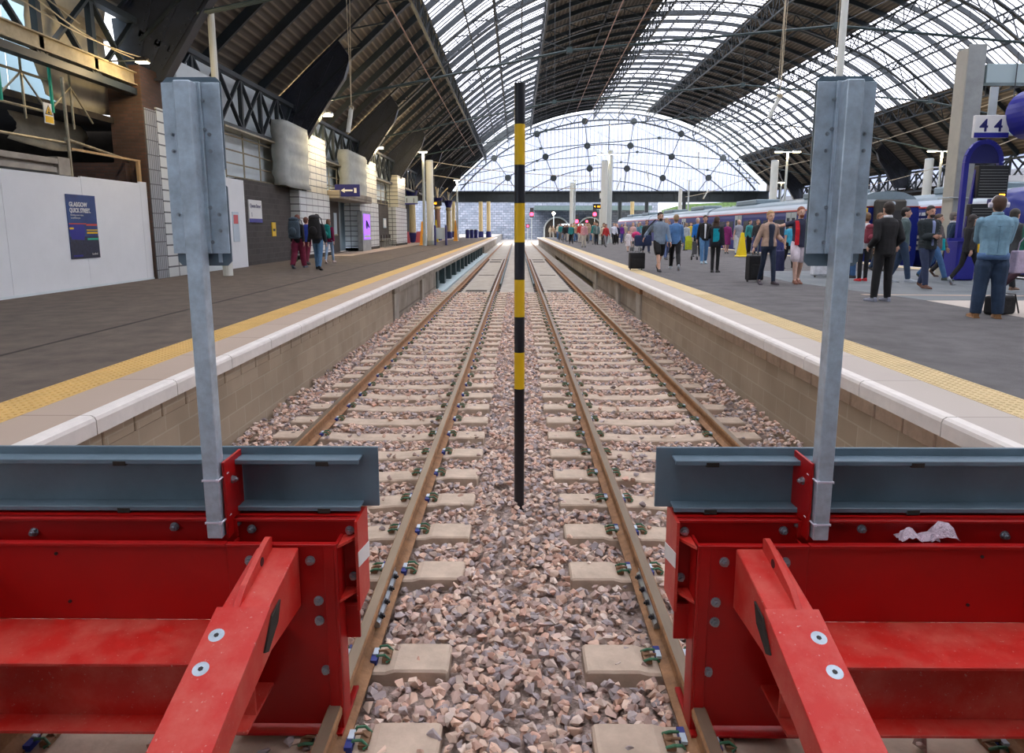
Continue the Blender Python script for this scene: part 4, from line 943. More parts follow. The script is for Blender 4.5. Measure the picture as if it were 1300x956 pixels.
# far panels and seats
for k, (y, z0, z1, w_, lab) in enumerate(((47.4, 1.5, 3.0, .5, 'white poster frame on the dark wall beyond the purple screen'), (48.8, 1.5, 3.0, .5, 'second white poster frame beyond the purple screen'), (51.5, 2.3, 3.0, 1.0, 'pale square notice on dark wall above the black seats'))):
    r = thing('notice_board', lab, 'notice board', (-9.98, y, 0)); MB().box(0, .05, 0, w_, z0, z1).build('board', 'train_pale', r); MB().box(.05, .055, .06, w_ - .06, z0 + .1, z1 - .1).build('sheet', 'white_paint', r)
def make_seat():
    r = thing('waiting_seat', 'x', 'seat'); 
    MB().box(-.22, .22, -.22, .22, .42, .46).build('seat', 'black_plastic', r, bevel=.015); m_ = MB().box(-.26, -.21, -.22, .22, .48, .88); m_.build('backrest', 'black_plastic', r, bevel=.015)
    for sy in (-1, 1): MB().tube([(-.2, sy * .23, 0), (-.2, sy * .23, .62), (.15, sy * .23, .62), (.15, sy * .23, 0)], .018, 6).build('leg', 'mast_grey', r)
    return r
st = make_seat()
for k in range(5):
    o = st if k == 0 else dup(st); o.location = (-9.4, 48.2 + k * 1.0, P); o['label'] = 'black waiting seat against the dark wall, %s from the purple screen' % ['first', 'second', 'third', 'fourth', 'fifth'][k]; o['group'] = 'black seats along the left wall'
# platform columns with lattice brackets beyond the piers
def column(x, y, mt, lab, hgt=5.0, sgn=None):
    r = thing('iron_column', lab, 'column', (x, y, P))
    MB().tube([(0, 0, .95), (0, 0, hgt - .9)], [.33, .29], 16).build('shaft', mt, r, smooth=False); MB().tube([(0, 0, 0), (0, 0, .85), (0, 0, .95)], [.48, .48, .36], 16).build('foot', 'navy', r)
    MB().tube([(0, 0, hgt - 1.3), (0, 0, hgt - 1.15), (0, 0, hgt - .95)], [.3, .42, .3], 16).build('collar', 'cream_paint', r)
    MB().tube([(0, 0, hgt - .9), (0, 0, hgt - .1), (0, 0, hgt)], [.34, .6, .9], 16).build('capital', 'navy', r)
    m_ = MB()
    for a in range(4):
        ca, sa = math.cos(a * PI / 2), math.sin(a * PI / 2)
        m_.tube([(.25 * ca, .25 * sa, hgt), (.6 * ca, .6 * sa, hgt + .5), (1.2 * ca, 1.2 * sa, hgt + 1.1)], .07, 6)
    m_.build('bracket', 'steel_cream', r); return r
column(-10.2, 67.5, 'cream_paint', 'cream iron column with blue foot, nearest of the left platform columns'); column(-8.9, 77.5, mat('col_brown', (0.30, 0.17, 0.13), .6), 'brownish iron column with blue foot, second of the left platform columns', 4.7); column(-9.2, 93, 'cream_paint', 'cream iron column with blue foot, third of the left platform columns', 5.0)
for k, (px, y) in enumerate(((516, 64), (532, 66.5))):
    o = onz(px, 300, P); r = thing('plastic_barrier', ['pink red plastic barrier on the near side of the first cream column', 'pink red plastic barrier on the track side of the first cream column'][k], 'barrier', ((px - 656.5) / 867 * y * .99, y, P))
    m_ = MB(); m_.prism([(-.35, 0), (.35, 0), (.22, 1.05), (-.22, 1.05)], 'y', -.06, .06); m_.build('panel', 'barrier_pink', r, bevel=.03); MB().box(-.4, .4, -.2, .2, 0, .08).build('foot', 'barrier_pink', r)
r = thing('platform_number_sign', 'white hanging sign reading 1 1 before the cream column', 'sign', (-9.0, 58.6, 4.6)); MB().box(-.62, .62, -.06, .06, -.35, .35).build('board', 'train_pale', r); text('lettering', '1  1', .55, 'black_paint', r, (-.42, -.07, -.2), (PI / 2, 0, 0)); MB().box(-.62, .62, -.065, -.06, -.35, -.24).build('blue_band', 'royal', r); MB().tube([(-.4, 0, .35), (-.4, 0, 1.6)], .02, 6).build('hanger', 'wire_dark', r); MB().tube([(.4, 0, .35), (.4, 0, 1.6)], .02, 6).build('hanger', 'wire_dark', r)
r = thing('departure_board', 'small departure board with amber text above the left platform', 'display board', (-8.3, 70, 4.75)); MB().box(-.7, .7, -.1, .1, -.25, .25).build('case', 'black_plastic', r); text('lettering', '10:41', .34, 'amber_glow', r, (-.5, -.11, -.12), (PI / 2, 0, 0)); MB().tube([(0, 0, .25), (0, 0, 11)], .03, 6).build('hanger', 'wire_dark', r)
for k in range(3):
    r = thing('litter_bin', 'dark blue bin at the far end of the left platform, %s of three' % ['nearest', 'middle', 'furthest'][k], 'bin', (-6.9 + .55 * k, 96 + k * .5, P)); MB().tube([(0, 0, 0), (0, 0, 1.1)], .28, 12).build('body', 'navy', r); MB().tube([(0, 0, 1.1), (0, 0, 1.2)], [.3, .22], 12).build('lid', 'black_plastic', r)
# ================================================================== LAMP POSTS, MASTS, HANGERS
def cone_sign(x, y, mt, lab, h=1.0, nm='wet_floor_cone'):
    r = thing(nm, lab, 'cone', (x, y, P)); w_ = .23
    m_ = MB(); a = [(-w_, -w_), (w_, -w_), (w_, w_), (-w_, w_)]; m_.loft([[(u, v, .05) for u, v in a], [(u * .85, v * .85, .08) for u, v in a], [(u * .28, v * .28, h - .03) for u, v in a], [(u * .2, v * .2, h) for u, v in a]])
    m_.build('body', mt, r); MB().box(-w_ - .03, w_ + .03, -w_ - .03, w_ + .03, 0, .05).build('base', mt, r, bevel=.02); return r
cone_sign(*onz(941, 326, P)[:2], 'cone_yellow', 'tall yellow wet floor cone standing before the train on the right platform', 1.15)
def lamp_post(x, y, h, lab, arms=1, r_=.09, lit=True, col='pole_grey'):
    if x > 14: h += P + .3
    r = thing('lamp_post', lab, 'lamp post', (x, y, -.3 if x > 14 else P)); MB().tube([(0, 0, 0), (0, 0, h)], [r_, r_ * .75], 12).build('post', col, r, smooth=False); MB().tube([(0, 0, 0), (0, 0, .9)], r_ * 1.25, 12).build('base_sleeve', col, r)
    xs = (0,) if arms == 1 else (-.75, .75)
    if arms == 2: MB().tube([(-.6, 0, h), (.6, 0, h)], .04, 6).build('arm', col, r)
    for a in xs:
        hd = MB().loft([[(a + u * .36, v * .18, h + .0) for u, v in ((-1, -1), (1, -1), (1, 1), (-1, 1))], [(a + u * .30, v * .15, h + .10) for u, v in ((-1, -1), (1, -1), (1, 1), (-1, 1))]]).build('lamp_head', 'pole_grey', r)
        MB().box(a - .30, a + .30, -.15, .15, h - .035, h).build('lens', 'lamp_glow' if lit else 'white_paint', hd)
    if lit and y < 80:
        ld = bpy.data.lights.new('lamp', 'POINT'); ld.energy = 200; ld.color = (1, .75, .42); ld.shadow_soft_size = .2; lo = bpy.data.objects.new('lamp_light', ld); COL.objects.link(lo); lo.parent = r; lo.location = (0, -.1, h - .25)
    return r
lamp_post(-8.33, 19.68, 11, 'tall pale lamp post rising behind the left sign post', 1, .11, False, 'pole_light')
lamp_post(8.87, 19.81, 11, 'tall pale lamp post rising behind the right sign post', 1, .11, False, 'pole_light')
def post_at(px, ybase, ytop, y, **k):
    x = (px - 656.5) / FPX * y; return x
def lp(px, pytop, y, lab, **k):
    c = ony(px, pytop, y); return lamp_post(c[0], y, c[2] - P, lab, **k)
lp(537, 193, 54, 'single head lamp post with lit lamp beside the first left mast', r_=.13)
lp(580, 229, 76, 'single head lamp post with lit lamp further along the left platform', r_=.12)
lp(773, 196, 62, 'double arm lamp post with small lit heads beside the centre masts', arms=2, r_=.12)
lp(730, 229, 88, 'double arm lamp post in the distance, left of the centre masts', arms=2, r_=.13)
lp(875, 229, 88, 'double arm lamp post in the distance above the train roofs', arms=2, r_=.13)
lp(1000, 193, 60, 'double arm lamp post with bright heads behind the train, right of the screen', arms=2, r_=.12)
lp(1196, 192, 55, 'double arm lamp post behind the grey mast near the far right wall', arms=2, r_=.12)
lp(1182-190, 232, 80, 'short lamp post with one lit head behind the train roofs', r_=.1)
def mast(px, pytop, y, lab, r_=.27, col='pole_light', zb=P):
    c = ony(px, pytop, y); zb = -.3 if c[0] > 14 else P; r = thing('catenary_mast', lab, 'mast', (c[0], y, zb)); h = c[2] - zb
    MB().tube([(0, 0, 0), (0, 0, h)], r_, 16).build('shaft', col, r, smooth=False); MB().tube([(0, 0, h), (0, 0, h + .1)], [r_ * 1.05, r_ * .9], 16).build('cap', 'pole_grey', r)
    MB().tube([(0, 0, 0), (0, 0, .35)], r_ * 1.4, 16).build('flange', 'pole_grey', r); return r
mast(545, 205, 57, 'thick round pale mast on the left platform beside the lit lamp', .30); mast(768, 205, 60, 'thick round pale mast, left of the centre pair', .28); mast(775, 192, 66, 'thick round grey mast, right of the centre pair', .25, 'pole_grey')
mast(726, 233, 92, 'distant round mast left of the double arm lamp', .24); mast(864, 240, 95, 'distant round mast over the far train roof', .25); mast(984, 205, 58, 'thick round pale mast behind the near train', .30); mast(1180, 203, 52, 'thick round pale mast left of the big grey mast', .30)
for k, (px, py, y) in enumerate(((539, 306, 56.5), (556, 303, 71), (580, 301, 75.7))):
    x = (px - 656.5) / FPX * y; cone_sign(x, y - .75, ('cone_orange', 'cone_yellow', 'cone_orange')[k], ('orange cone shaped sleeve beside the first left lamp post', 'yellow cone before the brownish column', 'orange cone before the second left lamp post')[k], 2.2 if y > 60 else 1.9, 'warning_cone')
r = thing('barrier_frame', 'dark blue A-frame board beside the orange cone on the left platform', 'board', (-6.2, 56.0, P)); MB().box(-.5, -.38, -.3, .3, 0, 1.6).build('side', 'navy', r); MB().box(.38, .5, -.3, .3, 0, 1.6).build('side', 'navy', r); MB().box(-.38, .38, -.05, .05, .5, 1.4).build('panel', 'train_pale', r)
# floodlights under the haunches
for k, (px, py, x) in enumerate(((413, 146, -9.0), (480, 188, -9.0), (611, 290, -9.0))):
    if k == 2: continue
    c = onx(px, py, x); r = thing('floodlight', ['lit floodlight on the second roof bracket above the netted pier', 'lit floodlight on the third roof bracket above the purple screen'][k], 'floodlight', c)
    MB().box(-.35, .35, -.2, .2, 0, .12).build('housing', 'pole_grey', r, bevel=.03); MB().box(-.3, .3, -.16, .16, -.04, 0).build('lens', 'lamp_glow', r); MB().tube([(-.3, 0, .1), (-1.1, 0, .5)], .035, 6).build('arm', 'wire_dark', r)
    ld = bpy.data.lights.new('lamp', 'POINT'); ld.energy = 260; ld.color = (1, .78, .45); ld.shadow_soft_size = .25; lo = bpy.data.objects.new('lamp_light', ld); COL.objects.link(lo); lo.parent = r; lo.location = (.1, -.1, -.3)
# extra work light on the brick pier
c = (-9.0, 17.2, 6.2); r = thing('floodlight', 'work light clamped on the steel joist before the brick pier', 'floodlight', c); MB().box(-.15, .15, -.1, .1, 0, .1).build('housing', 'old_dark', r, bevel=.02); MB().box(-.13, .13, -.08, .08, -.02, 0).build('lens', 'lamp_glow', r); MB().tube([(-.1, 0, .05), (-.85, 0, .02)], .02, 6).build('arm', 'wire_dark', r)
ld = bpy.data.lights.new('lamp', 'POINT'); ld.energy = 45; ld.color = (1, .75, .4); ld.shadow_soft_size = .15; lo = bpy.data.objects.new('lamp_light', ld); COL.objects.link(lo); lo.parent = r; lo.location = (.1, 0, -.2)
# hanging tubes (unlit batten lamps on wires)
def hang(px, py0, py1, y, lab, r_=.06, x2=None):
    a = ony(px, py0, y); b = ony(x2 or px, py1, y); r = thing('hanging_tube', lab, 'hanging tube')
    MB().tube([a, b], r_, 8).build('tube', 'pole_light', r); z = zroof(a[0]) + .12; MB().tube([a, (a[0] - .05, y, z)], .012, 4).build('wire', 'wire_pale', r); MB().tube([a, (a[0] + .1, y + .1, z)], .012, 4).build('wire', 'wire_pale', r)
    MB().cbox((a[0], y, a[2]), (.15, .15, .12)).build('clamp', 'steel_cream', r)
hang(446, 137, 168, 26, 'pale tube hanging on long wires below the left roof slope', .085, 442)
for k, (px, a, b, x2) in enumerate(((887, 194, 214, 887), (821, 217, 230, 824), (783, 240, 226, 788), (987, 155 - 30, 148, 978), (762, 245, 252, 762), (893, 252, 240, 900))):
    if k == 3: continue
    hang(px, a, b, 95, 'thin pale tube hanging before the glazed end screen, %s from the left' % {0: 'fourth', 1: 'third', 2: 'second', 4: 'first', 5: 'fifth'}[k], .09, x2)
hang(990, 122, 150, 24, 'pale tube hanging at a slant before the right roof glazing', .07, 976)
# overhead wires
def wire(a, b, r_, mt, lab, sag=0):
    pts = [(a[0] + (b[0] - a[0]) * t, a[1] + (b[1] - a[1]) * t, a[2] + (b[2] - a[2]) * t - sag * 4 * t * (1 - t)) for t in [i / 8 for i in range(9)]]
    tag(MB().tube(pts, r_, 5).build('overhead_wire', mt), lab, 'wire')
W = onx
def wp(px, py, x): return onx(px, py, x)
wire(ony(487, -8, 9.5), ony(603, 198, 60), .012, 'copper_wire', 'copper coloured contact wire over the left track, falling from the upper left', .1)
wire(ony(795, -8, 12), ony(727, 152, 70), .012, 'copper_wire', 'copper coloured wire over the right track, left one of the pair')
wire(ony(833, -8, 12), ony(742, 158, 70), .012, 'copper_wire', 'copper coloured wire over the right track, right one of the pair')
wire(ony(547, 205, 57), ony(760, 224, 62), .03, 'wire_pale', 'span wire from the left mast towards the centre masts', .3); wire(ony(547, 222, 57), ony(760, 240, 62), .03, 'wire_pale', 'lower span wire from the left mast to the centre masts', .3)
wire(ony(984, 210, 58), ony(870, 250, 90), .03, 'wire_pale', 'span wire falling left from the mast behind the near train', .4)
wire(ony(988, 212, 58), ony(1290, 120, 30), .02, 'wire_pale', 'long wire rising right from the mast behind the train', .3); wire(ony(1090, 237, 58), ony(1300, 172, 30), .02, 'wire_pale', 'lower long wire rising right towards the platform signs', .3)
for k, (px, y) in enumerate(((997, 20), (1001, 20), (1067, 20))): wire(ony(px, -5, y), ony(px - 9, 106, y), .009, 'wire_pale', 'thin vertical wire hanging from the roof left of the right post, %s' % ['first', 'second', 'third'][k]) 
# ================================================================== RIGHT SIDE
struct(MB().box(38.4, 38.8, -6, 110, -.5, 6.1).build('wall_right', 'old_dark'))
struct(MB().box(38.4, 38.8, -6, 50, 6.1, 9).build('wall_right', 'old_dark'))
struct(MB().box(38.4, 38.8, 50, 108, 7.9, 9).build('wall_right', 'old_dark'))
struct(MB().box(41, 60, 40, 112, 0, 7.1).build('hill', 'grass_green'))
struct(MB().box(-10.9, 38.8, -8.6, -8.3, P, 9.0).build('wall_back', 'slate_paving'))  # unseen wall, lower and upper part, added to keep light off the buffer fronts
struct(MB().box(-10.9, 38.8, -8.6, -8.3, 9.0, 19.5).build('wall_back', 'mast_grey'))
for k in range(10):
    y = 52 + k * 5.6
    w_ = bpy.data.objects.new('window_%d' % (k + 2), None); COL.objects.link(w_); struct(w_)
    m_ = MB(); m_.box(38.3, 38.5, y, y + .25, 6.1, 7.9); m_.bar((38.4, y, 6.1), (38.4, y + 2.8, 7.9), .12); m_.bar((38.4, y + 2.8, 7.9), (38.4, y + 5.6, 6.1), .12); m_.build('window_frame', 'roof_iron', w_)
    MB().box(38.5, 38.55, y + .25, y + 5.6, 6.1, 7.9).build('glass', 'gable_glass', w_)
# ---- trains
def body_prof(w=2.7): 
    L = [(0.06, .62), (0.0, 1.0), (0.0, 2.9), (0.07, 3.3), (0.28, 3.58), (0.75, 3.76), (1.35, 3.82)]
    return L + [(w - a, b) for a, b in L[::-1][1:]]
def carriage(x, y0, L, label, nose=False, group=None):
    r = thing('train_carriage', label, 'train', (x, y0, 0), 0, group)
    pr = body_prof(); lo = [p for p in pr if p[1] <= 3.35]; 
    body = [(0.06, .62), (0.0, 1.0), (0.0, 2.9), (0.05, 3.18), (2.65, 3.18), (2.7, 2.9), (2.7, 1.0), (2.64, .62)]
    y1 = 2.2 if nose else 0
    MB().prism(body, 'y', y1, L).build('body', 'train_blue', r, bevel=.02)
    band = [(0.05, 3.18), (0.07, 3.30), (0.17, 3.46), (2.53, 3.46), (2.63, 3.30), (2.65, 3.18)]
    MB().prism(band, 'y', y1, L).build('cantrail_band', 'train_pale', r)
    roof = [(0.17, 3.46), (0.28, 3.58), (0.75, 3.76), (1.35, 3.82), (1.95, 3.76), (2.42, 3.58), (2.53, 3.46)]
    MB().prism(roof, 'y', y1, L).build('roof', 'train_roof', r)
    MB().box(-.012, 2.712, y1, L, 3.12, 3.19).build('red_stripe', 'train_red', r)
    for k in range(2): MB().box(.6, 2.1, 3 + k * 11, 7 + k * 11, 3.74, 4.05).build('roof_equipment', 'train_roof', r, bevel=.06)
    m_ = MB(); m_.box(.25, 2.45, .4, L - .4, .35, .64)
    for k in (2.4, L - 4.6):
        for q in (0, 2.2): 
            for xx in (.55, 2.05): m_.tube([(xx, k + q, .42), (xx + .12, k + q, .42)], .42, 14)
    m_.build('underframe', 'train_under', r)
    dn = [10.5, 17.0] if nose else [L * .3, L * .68]
    for xs_, sg in ((-.012, -1), (2.702, 1)):
        for d in dn:
            dd = MB().box(xs_ - .012, xs_ + .02, d - .68, d + .68, .98, 3.08).build('door', 'train_door', r)
            for q in (-.34, .34): MB().box(xs_ - .02, xs_ + .01, d + q - .2, d + q + .2, 1.85, 2.8).build('door_window', 'train_glass', dd)
            MB().box(xs_ - .02, xs_ - .012, d - .01, d + .01, 1.0, 3.05).build('door_seam', 'train_under', dd)
        y = 8.2 if nose else 1.0
        while y < L - 1.6:
            if all(abs(y + .75 - d) > 1.5 for d in dn):
                MB().box(xs_ - .004, xs_ + .01, y, y + 1.45, 1.85, 2.72).build('window', 'train_glass', r); y += 1.75
            else: y += .35
    if not nose:
        g_ = MB().box(.72, 1.98, -.35, 0, .9, 3.45).build('gangway', 'gangway', r, bevel=.08); MB().box(.95, 1.75, -.37, -.34, 1.0, 3.0).build('gangway_door', 'train_under', g_)
        MB().tube([(1.35, -.42, 3.28), (1.35, -.35, 3.28)], .09, 12).build('lamp', 'train_pale', g_); MB().box(.30, .50, -.06, .02, 2.85, 3.1).build('side_marker', 'yellow_paint', g_)
    else:
        secs = []
        for yy, f, zt in ((2.2, 1, 1), (1.3, .98, .97), (.6, .93, .86), (.15, .84, .70), (0, .76, .55)):
            secs.append([(1.35 + (a - 1.35) * f, yy, .62 + (b - .62) * zt) for a, b in pr])
        MB().loft(secs).build('cab_nose', 'train_blue', r, smooth=True)
        MB().prism([(.45, 2.0), (2.25, 2.0), (2.1, 2.75), (.6, 2.75)], 'y', .05, .6).build('windscreen', 'train_glass', r)
        MB().box(.4, 2.3, -.04, .1, .75, 1.6).build('yellow_front', 'yellow_paint', r)
        m_ = MB()
        for i in range(7):
            for j in range(5):
                y_ = 5.5 + j * .40 + i * .06; z = 2.95 - i * .25
                if (i + j) % 5: m_.prism([(y_, z), (y_ + .3, z), (y_ + .36, z - .14), (y_ + .06, z - .14)], 'x', -.03, -.002)
        m_.build('dotted_emblem', 'white_paint', r)
    return r
carriage(14.25, 29.4, 22.6, 'near blue train carriage with dark gangway end, alongside the right platform', group='blue train at the right platform')
carriage(14.25, 52.6, 22.6, 'second blue carriage of the train at the right platform', group='blue train at the right platform')
carriage(14.25, 75.8, 22.6, 'last blue carriage of the train, furthest along the right platform', group='blue train at the right platform')
carriage(17.9, 24.2, 22.6, 'blue train with white dotted flag and rounded cab, beyond the dark gangway end', nose=True)
carriage(17.9, 47.4, 22.6, 'blue carriage coupled behind the dotted flag carriage')
r = thing('kiosk', 'long white panelled fascia of a building behind the departure screens', 'kiosk', (22.6, 37, P)); MB().box(0, 9, 0, .3, 2.6, 4.1).build('fascia', 'board_white', r); MB().box(0, 9, .1, 6, 0, 2.6).build('wall', 'mast_grey', r)
m_ = MB(); [m_.box(0, 9, -.01, 0, 2.9 + .3 * k, 2.91 + .3 * k) for k in range(4)]; m_.build('panel_joint', 'mast_grey', r)
# stepped building and walkway beyond the trains
for k in range(3):
    r = thing('walkway', 'grey steel walkway with railing high behind the trains, %s section' % ['near', 'middle', 'far'][k], 'walkway', (31.5 + 0 * k, 60 + k * 20, 3.9)); MB().box(-1, 1, 0, 19, 0, .3).build('deck', 'mast_grey', r)
    m_ = MB(); [m_.box(-1.02, -.97, .2 + 2 * q, .26 + 2 * q, .3, 1.5) for q in range(10)]; m_.box(-1.02, -.97, 0, 19, 1.45, 1.5); m_.box(-1.02, -.97, 0, 19, .9, .94); m_.build('railing', 'pole_grey', r); MB().box(-.2, .2, .5, .9, -4.2, 0).build('prop', 'mast_grey', r); MB().box(-.2, .2, 18, 18.4, -4.2, 0).build('prop', 'mast_grey', r)
# ---- big grey mast with cross beams
c = ony(1234, 58, 19.84); r = thing('portal_mast', 'large grey steel H column with two pale cross beams by the platform screens', 'mast', (12.5, 19.9, P)); hh = c[2] - P
m_ = MB(); m_.box(-.24, .24, -.24, -.21, 0, hh); m_.box(-.24, .24, .21, .24, 0, hh); m_.box(-.02, .02, -.21, .21, 0, hh); m_.build('column', 'mast_grey', r, bevel=.004)
MB().box(-.27, -.24, -.24, .24, 0, hh - .1).build('side_cover', mat('mast_cover', (0.42, 0.40, 0.33), .5, var=.1, scale=2), r)
MB().box(.33, 9, -.2, .2, hh - 1.0, hh - .5).build('cross_beam', 'beam_pale', r, bevel=.01); MB().box(.33, 9, -.2, .2, hh - 2.35, hh - 1.9).build('cross_beam', 'beam_pale', r, bevel=.01)
m_ = MB(); m_.tube([(-.38, -.27, 2.2), (.36, -.27, 2.18)], .02, 6); m_.tube([(-.38, -.27, 2.2), (-.38, .27, 2.2)], .02, 6); m_.build('strap', 'pole_grey', r)
MB().tube([(1.1, -.25, hh - .2), (1.1, -.25, hh - 1.8)], .015, 5).build('cable', 'wire_dark', r)
# platform number sign "4 4"
r = thing('platform_number_sign', 'white hanging sign with two figure 4s and a blue band beside the grey mast', 'sign', (11.42, 17.8, 4.62)); MB().box(-.02, .84, -.05, .05, -.12, .42).build('board', 'white_paint', r, bevel=.01)
text('lettering', '4', .42, 'navy', r, (.10, -.056, .03), (PI / 2, 0, 0), off=.008); text('lettering', '4', .42, 'navy', r, (.46, -.056, .03), (PI / 2, 0, 0), off=.008)
MB().box(-.02, .84, -.056, -.05, -.12, -.0).build('blue_band', 'royal', r); MB().box(.3, .5, -.02, .02, .42, 1.1).build('hanger', 'pole_grey', r)
# blue portal with screens
r = thing('information_portal', 'blue arched metal frame holding two dark departure screens beside the mast', 'information stand', (12.0, 18.2, P))
m_ = MB(); w_ = .44; zt = 3.02; pts = [(-w_, 0, .0), (-w_, 0, zt)] + [(-w_ * math.cos(PI * k / 10), 0, zt + .52 * math.sin(PI * k / 10)) for k in range(1, 10)] + [(w_, 0, zt), (w_, 0, 2.2)]
for a, b in zip(pts, pts[1:]): m_.bar(a, b, .12, .10, up=(0, 1, 0))
m_.build('arch_frame', 'royal', r)
MB().prism([(-w_, zt - .02)] + [(-w_ * math.cos(PI * k / 10), zt + .52 * math.sin(PI * k / 10)) for k in range(1, 10)] + [(w_, zt - .02)], 'y', -.03, .03).build('head_panel', 'navy', r)
for k, (z0, dx) in enumerate(((2.12, .18), (1.15, .08))):
    s_ = MB().box(-.36 + dx, .42 + dx, -.16, .05, z0, z0 + .82).build('screen', 'black_plastic', r, bevel=.015); m_ = MB(); [m_.box(-.32 + dx, .38 + dx, -.166, -.16, z0 + .07 + .07 * q, z0 + .08 + .07 * q) for q in range(10)]; m_.build('text_row', 'mast_grey', s_)
    if k == 0: MB().box(.22 + dx, .36 + dx, -.17, -.16, z0 + .06, z0 + .10).build('amber_text', 'amber_glow', s_)
MB().bar((-.36, 0, .3), (-.14, 0, 2.9), .07).build('inner_post', 'royal', r); MB().bar((.2, 0, .0), (.3, 0, 2.1), .1).build('inner_post', 'royal', r)
MB().box(-.6, -.1, -.3, .3, 0, 1.05).build('plinth', 'royal', r, bevel=.04); MB().box(-.35, -.05, -.34, -.30, .72, 1.2).build('yellow_panel', 'yellow_paint', r); MB().box(-.9, .3, -.35, -.28, 1.02, 1.10).build('grab_rail', 'royal', r)
r = thing('drum_sign', 'big round blue drum sign with a white letter, cut by the right picture edge', 'sign', (12.75, 17.2, 5.05)); MB().tube([(0, -.25, 0), (0, .6, 0)], .60, 32).build('drum', 'royal', r); text('lettering', 'W', .7, 'white_paint', r, (-.20, -.256, -.10), (PI / 2, 0, 0), off=.01); MB().tube([(-.3, .2, .5), (-.3, .2, 1.4)], .02, 6).build('hanger', 'wire_pale', r); MB().tube([(.3, .2, .5), (.3, .2, 1.4)], .02, 6).build('hanger', 'wire_pale', r)
r = thing('information_post', 'dark blue upright post at the right picture edge', 'post', (13.35, 17.6, P)); MB().box(-.14, .14, -.14, .14, 0, 3.6).build('post', 'royal', r, bevel=.01); MB().box(-.2, .2, -.2, .2, 0, .1).build('foot', 'navy', r)
r = thing('security_camera', 'white dome camera hanging near the right picture edge', 'camera', (13.3, 18.2, 3.95)); MB().tube([(0, 0, -.1), (0, 0, .15)], [.14, .16], 16).build('housing', 'white_paint', r); MB().ball((0, 0, -.1), .12, 12, 8).build('dome', 'black_plastic', r)
# small signals beyond
for k, (px, py, y, lab) in enumerate(((675, 272, 130, 'red signal light just right of the striped pole, beyond the platform end'), (670, 287, 128, 'small low red signal light beyond the platform end'), (732, 281, 128, 'red signal light above the crowd, left of the tunnel'), (755, 272, 128, 'red signal light above the crowd, by the tunnel'), (745, 281, 130, 'small red train tail light above the crowd'))):
    c = ony(px, py, y); r = thing('signal', lab, 'signal', (c[0], y, c[2])); big = k in (0, 2, 3)
    MB().box(-.35, .35, 0, .3, -.6 if big else -.3, 1.2 if big else .3).build('housing', 'black_plastic', r); MB().tube([(0, -.1, 0), (0, 0, 0)], .34 if big else .2, 12).build('lens', 'red_glow', r); MB().tube([(0, .2, -c[2] - .3), (0, .2, -.3)], .06, 6).build('post', 'mast_grey', r)
c = ony(703, 271, 125); r = thing('lamp_post', 'small lit lamp above the far crowd near the platform end', 'lamp post', (c[0], 125, -.3)); MB().tube([(0, 0, 0), (0, 0, c[2] + .3)], .08, 8).build('post', 'pole_grey', r); MB().ball((0, 0, c[2] + .3), .28, 10, 8).build('lamp_globe', 'lamp_glow', r)
r = thing('departure_board', 'amber departure board over the right platform, left of the centre masts', 'display board', ony(762, 262, 70)); MB().box(-.7, .7, 0, .2, -.25, .25).build('case', 'black_plastic', r); text('lettering', '4  10:15', .26, 'amber_glow', r, (-.6, -.01, -.1), (PI / 2, 0, 0)); MB().tube([(0, .1, -3.5), (0, .1, -.25)], .08, 8).build('post', 'pole_light', r)
# ================================================================== PEOPLE
def cl(rgb, rough=0.85, nm='cloth'):
    k = '%s_%02x%02x%02x' % (nm, *[int(c * 255) for c in rgb])
    return k if k in MATS else (mat(k, rgb, rough, var=.22, scale=7, bump=.6, bscale=11) and k)
SKINS = [(0.60, 0.36, 0.26), (0.55, 0.30, 0.21), (0.66, 0.42, 0.32), (0.42, 0.24, 0.15)]
def remesh(m_, vox, smooth=3):
    o = m_.build('tmp', 'white_paint'); r = o.modifiers.new('r', 'REMESH'); r.mode = 'VOXEL'; r.voxel_size = vox
    s = o.modifiers.new('s', 'SMOOTH'); s.iterations = smooth; s.factor = .5
    dg = bpy.context.evaluated_depsgraph_get(); me = bpy.data.meshes.new_from_object(o.evaluated_get(dg)); old = o.data
    bpy.data.objects.remove(o); bpy.data.meshes.remove(old)
    out = MB(); out.v = [v.co[:] for v in me.vertices]; out.f = [list(p.vertices) for p in me.polygons]; out.mi = [0] * len(out.f); bpy.data.meshes.remove(me); return out
def ering(c, rx, ry, n=14): return [(c[0] + rx * math.cos(2 * PI * k / n), c[1] + ry * math.sin(2 * PI * k / n), c[2]) for k in range(n)]
def limb(m_, pts, rad):
    m_.tube(pts, rad, 10)
    for p_, r in zip(pts, rad): m_.ball(p_, r * 1.0, 10, 6)
def ik(S, T, a, b, hint):
    S = Vector(S); T = Vector(T); d = T - S; L = min(d.length, (a + b) * .999); d.normalize(); T = S + d * L
    ax = (a * a - b * b + L * L) / (2 * L); hh = math.sqrt(max(a * a - ax * ax, 0)); h_ = Vector(hint); h_ = (h_ - d * h_.dot(d)).normalized()
    return S + d * ax + h_ * hh, T
POSES = {   # (front thigh, knee) right, left; angles in degrees, forward positive
    'stand': ((4, 4), (-2, 2)), 'walk': ((24, 6), (-16, 24)), 'walk2': ((-16, 24), (24, 6)), 'step': ((14, 6), (-10, 14)), 'step2': ((-10, 14), (14, 6)), 'wide': ((3, 3), (3, 3))}
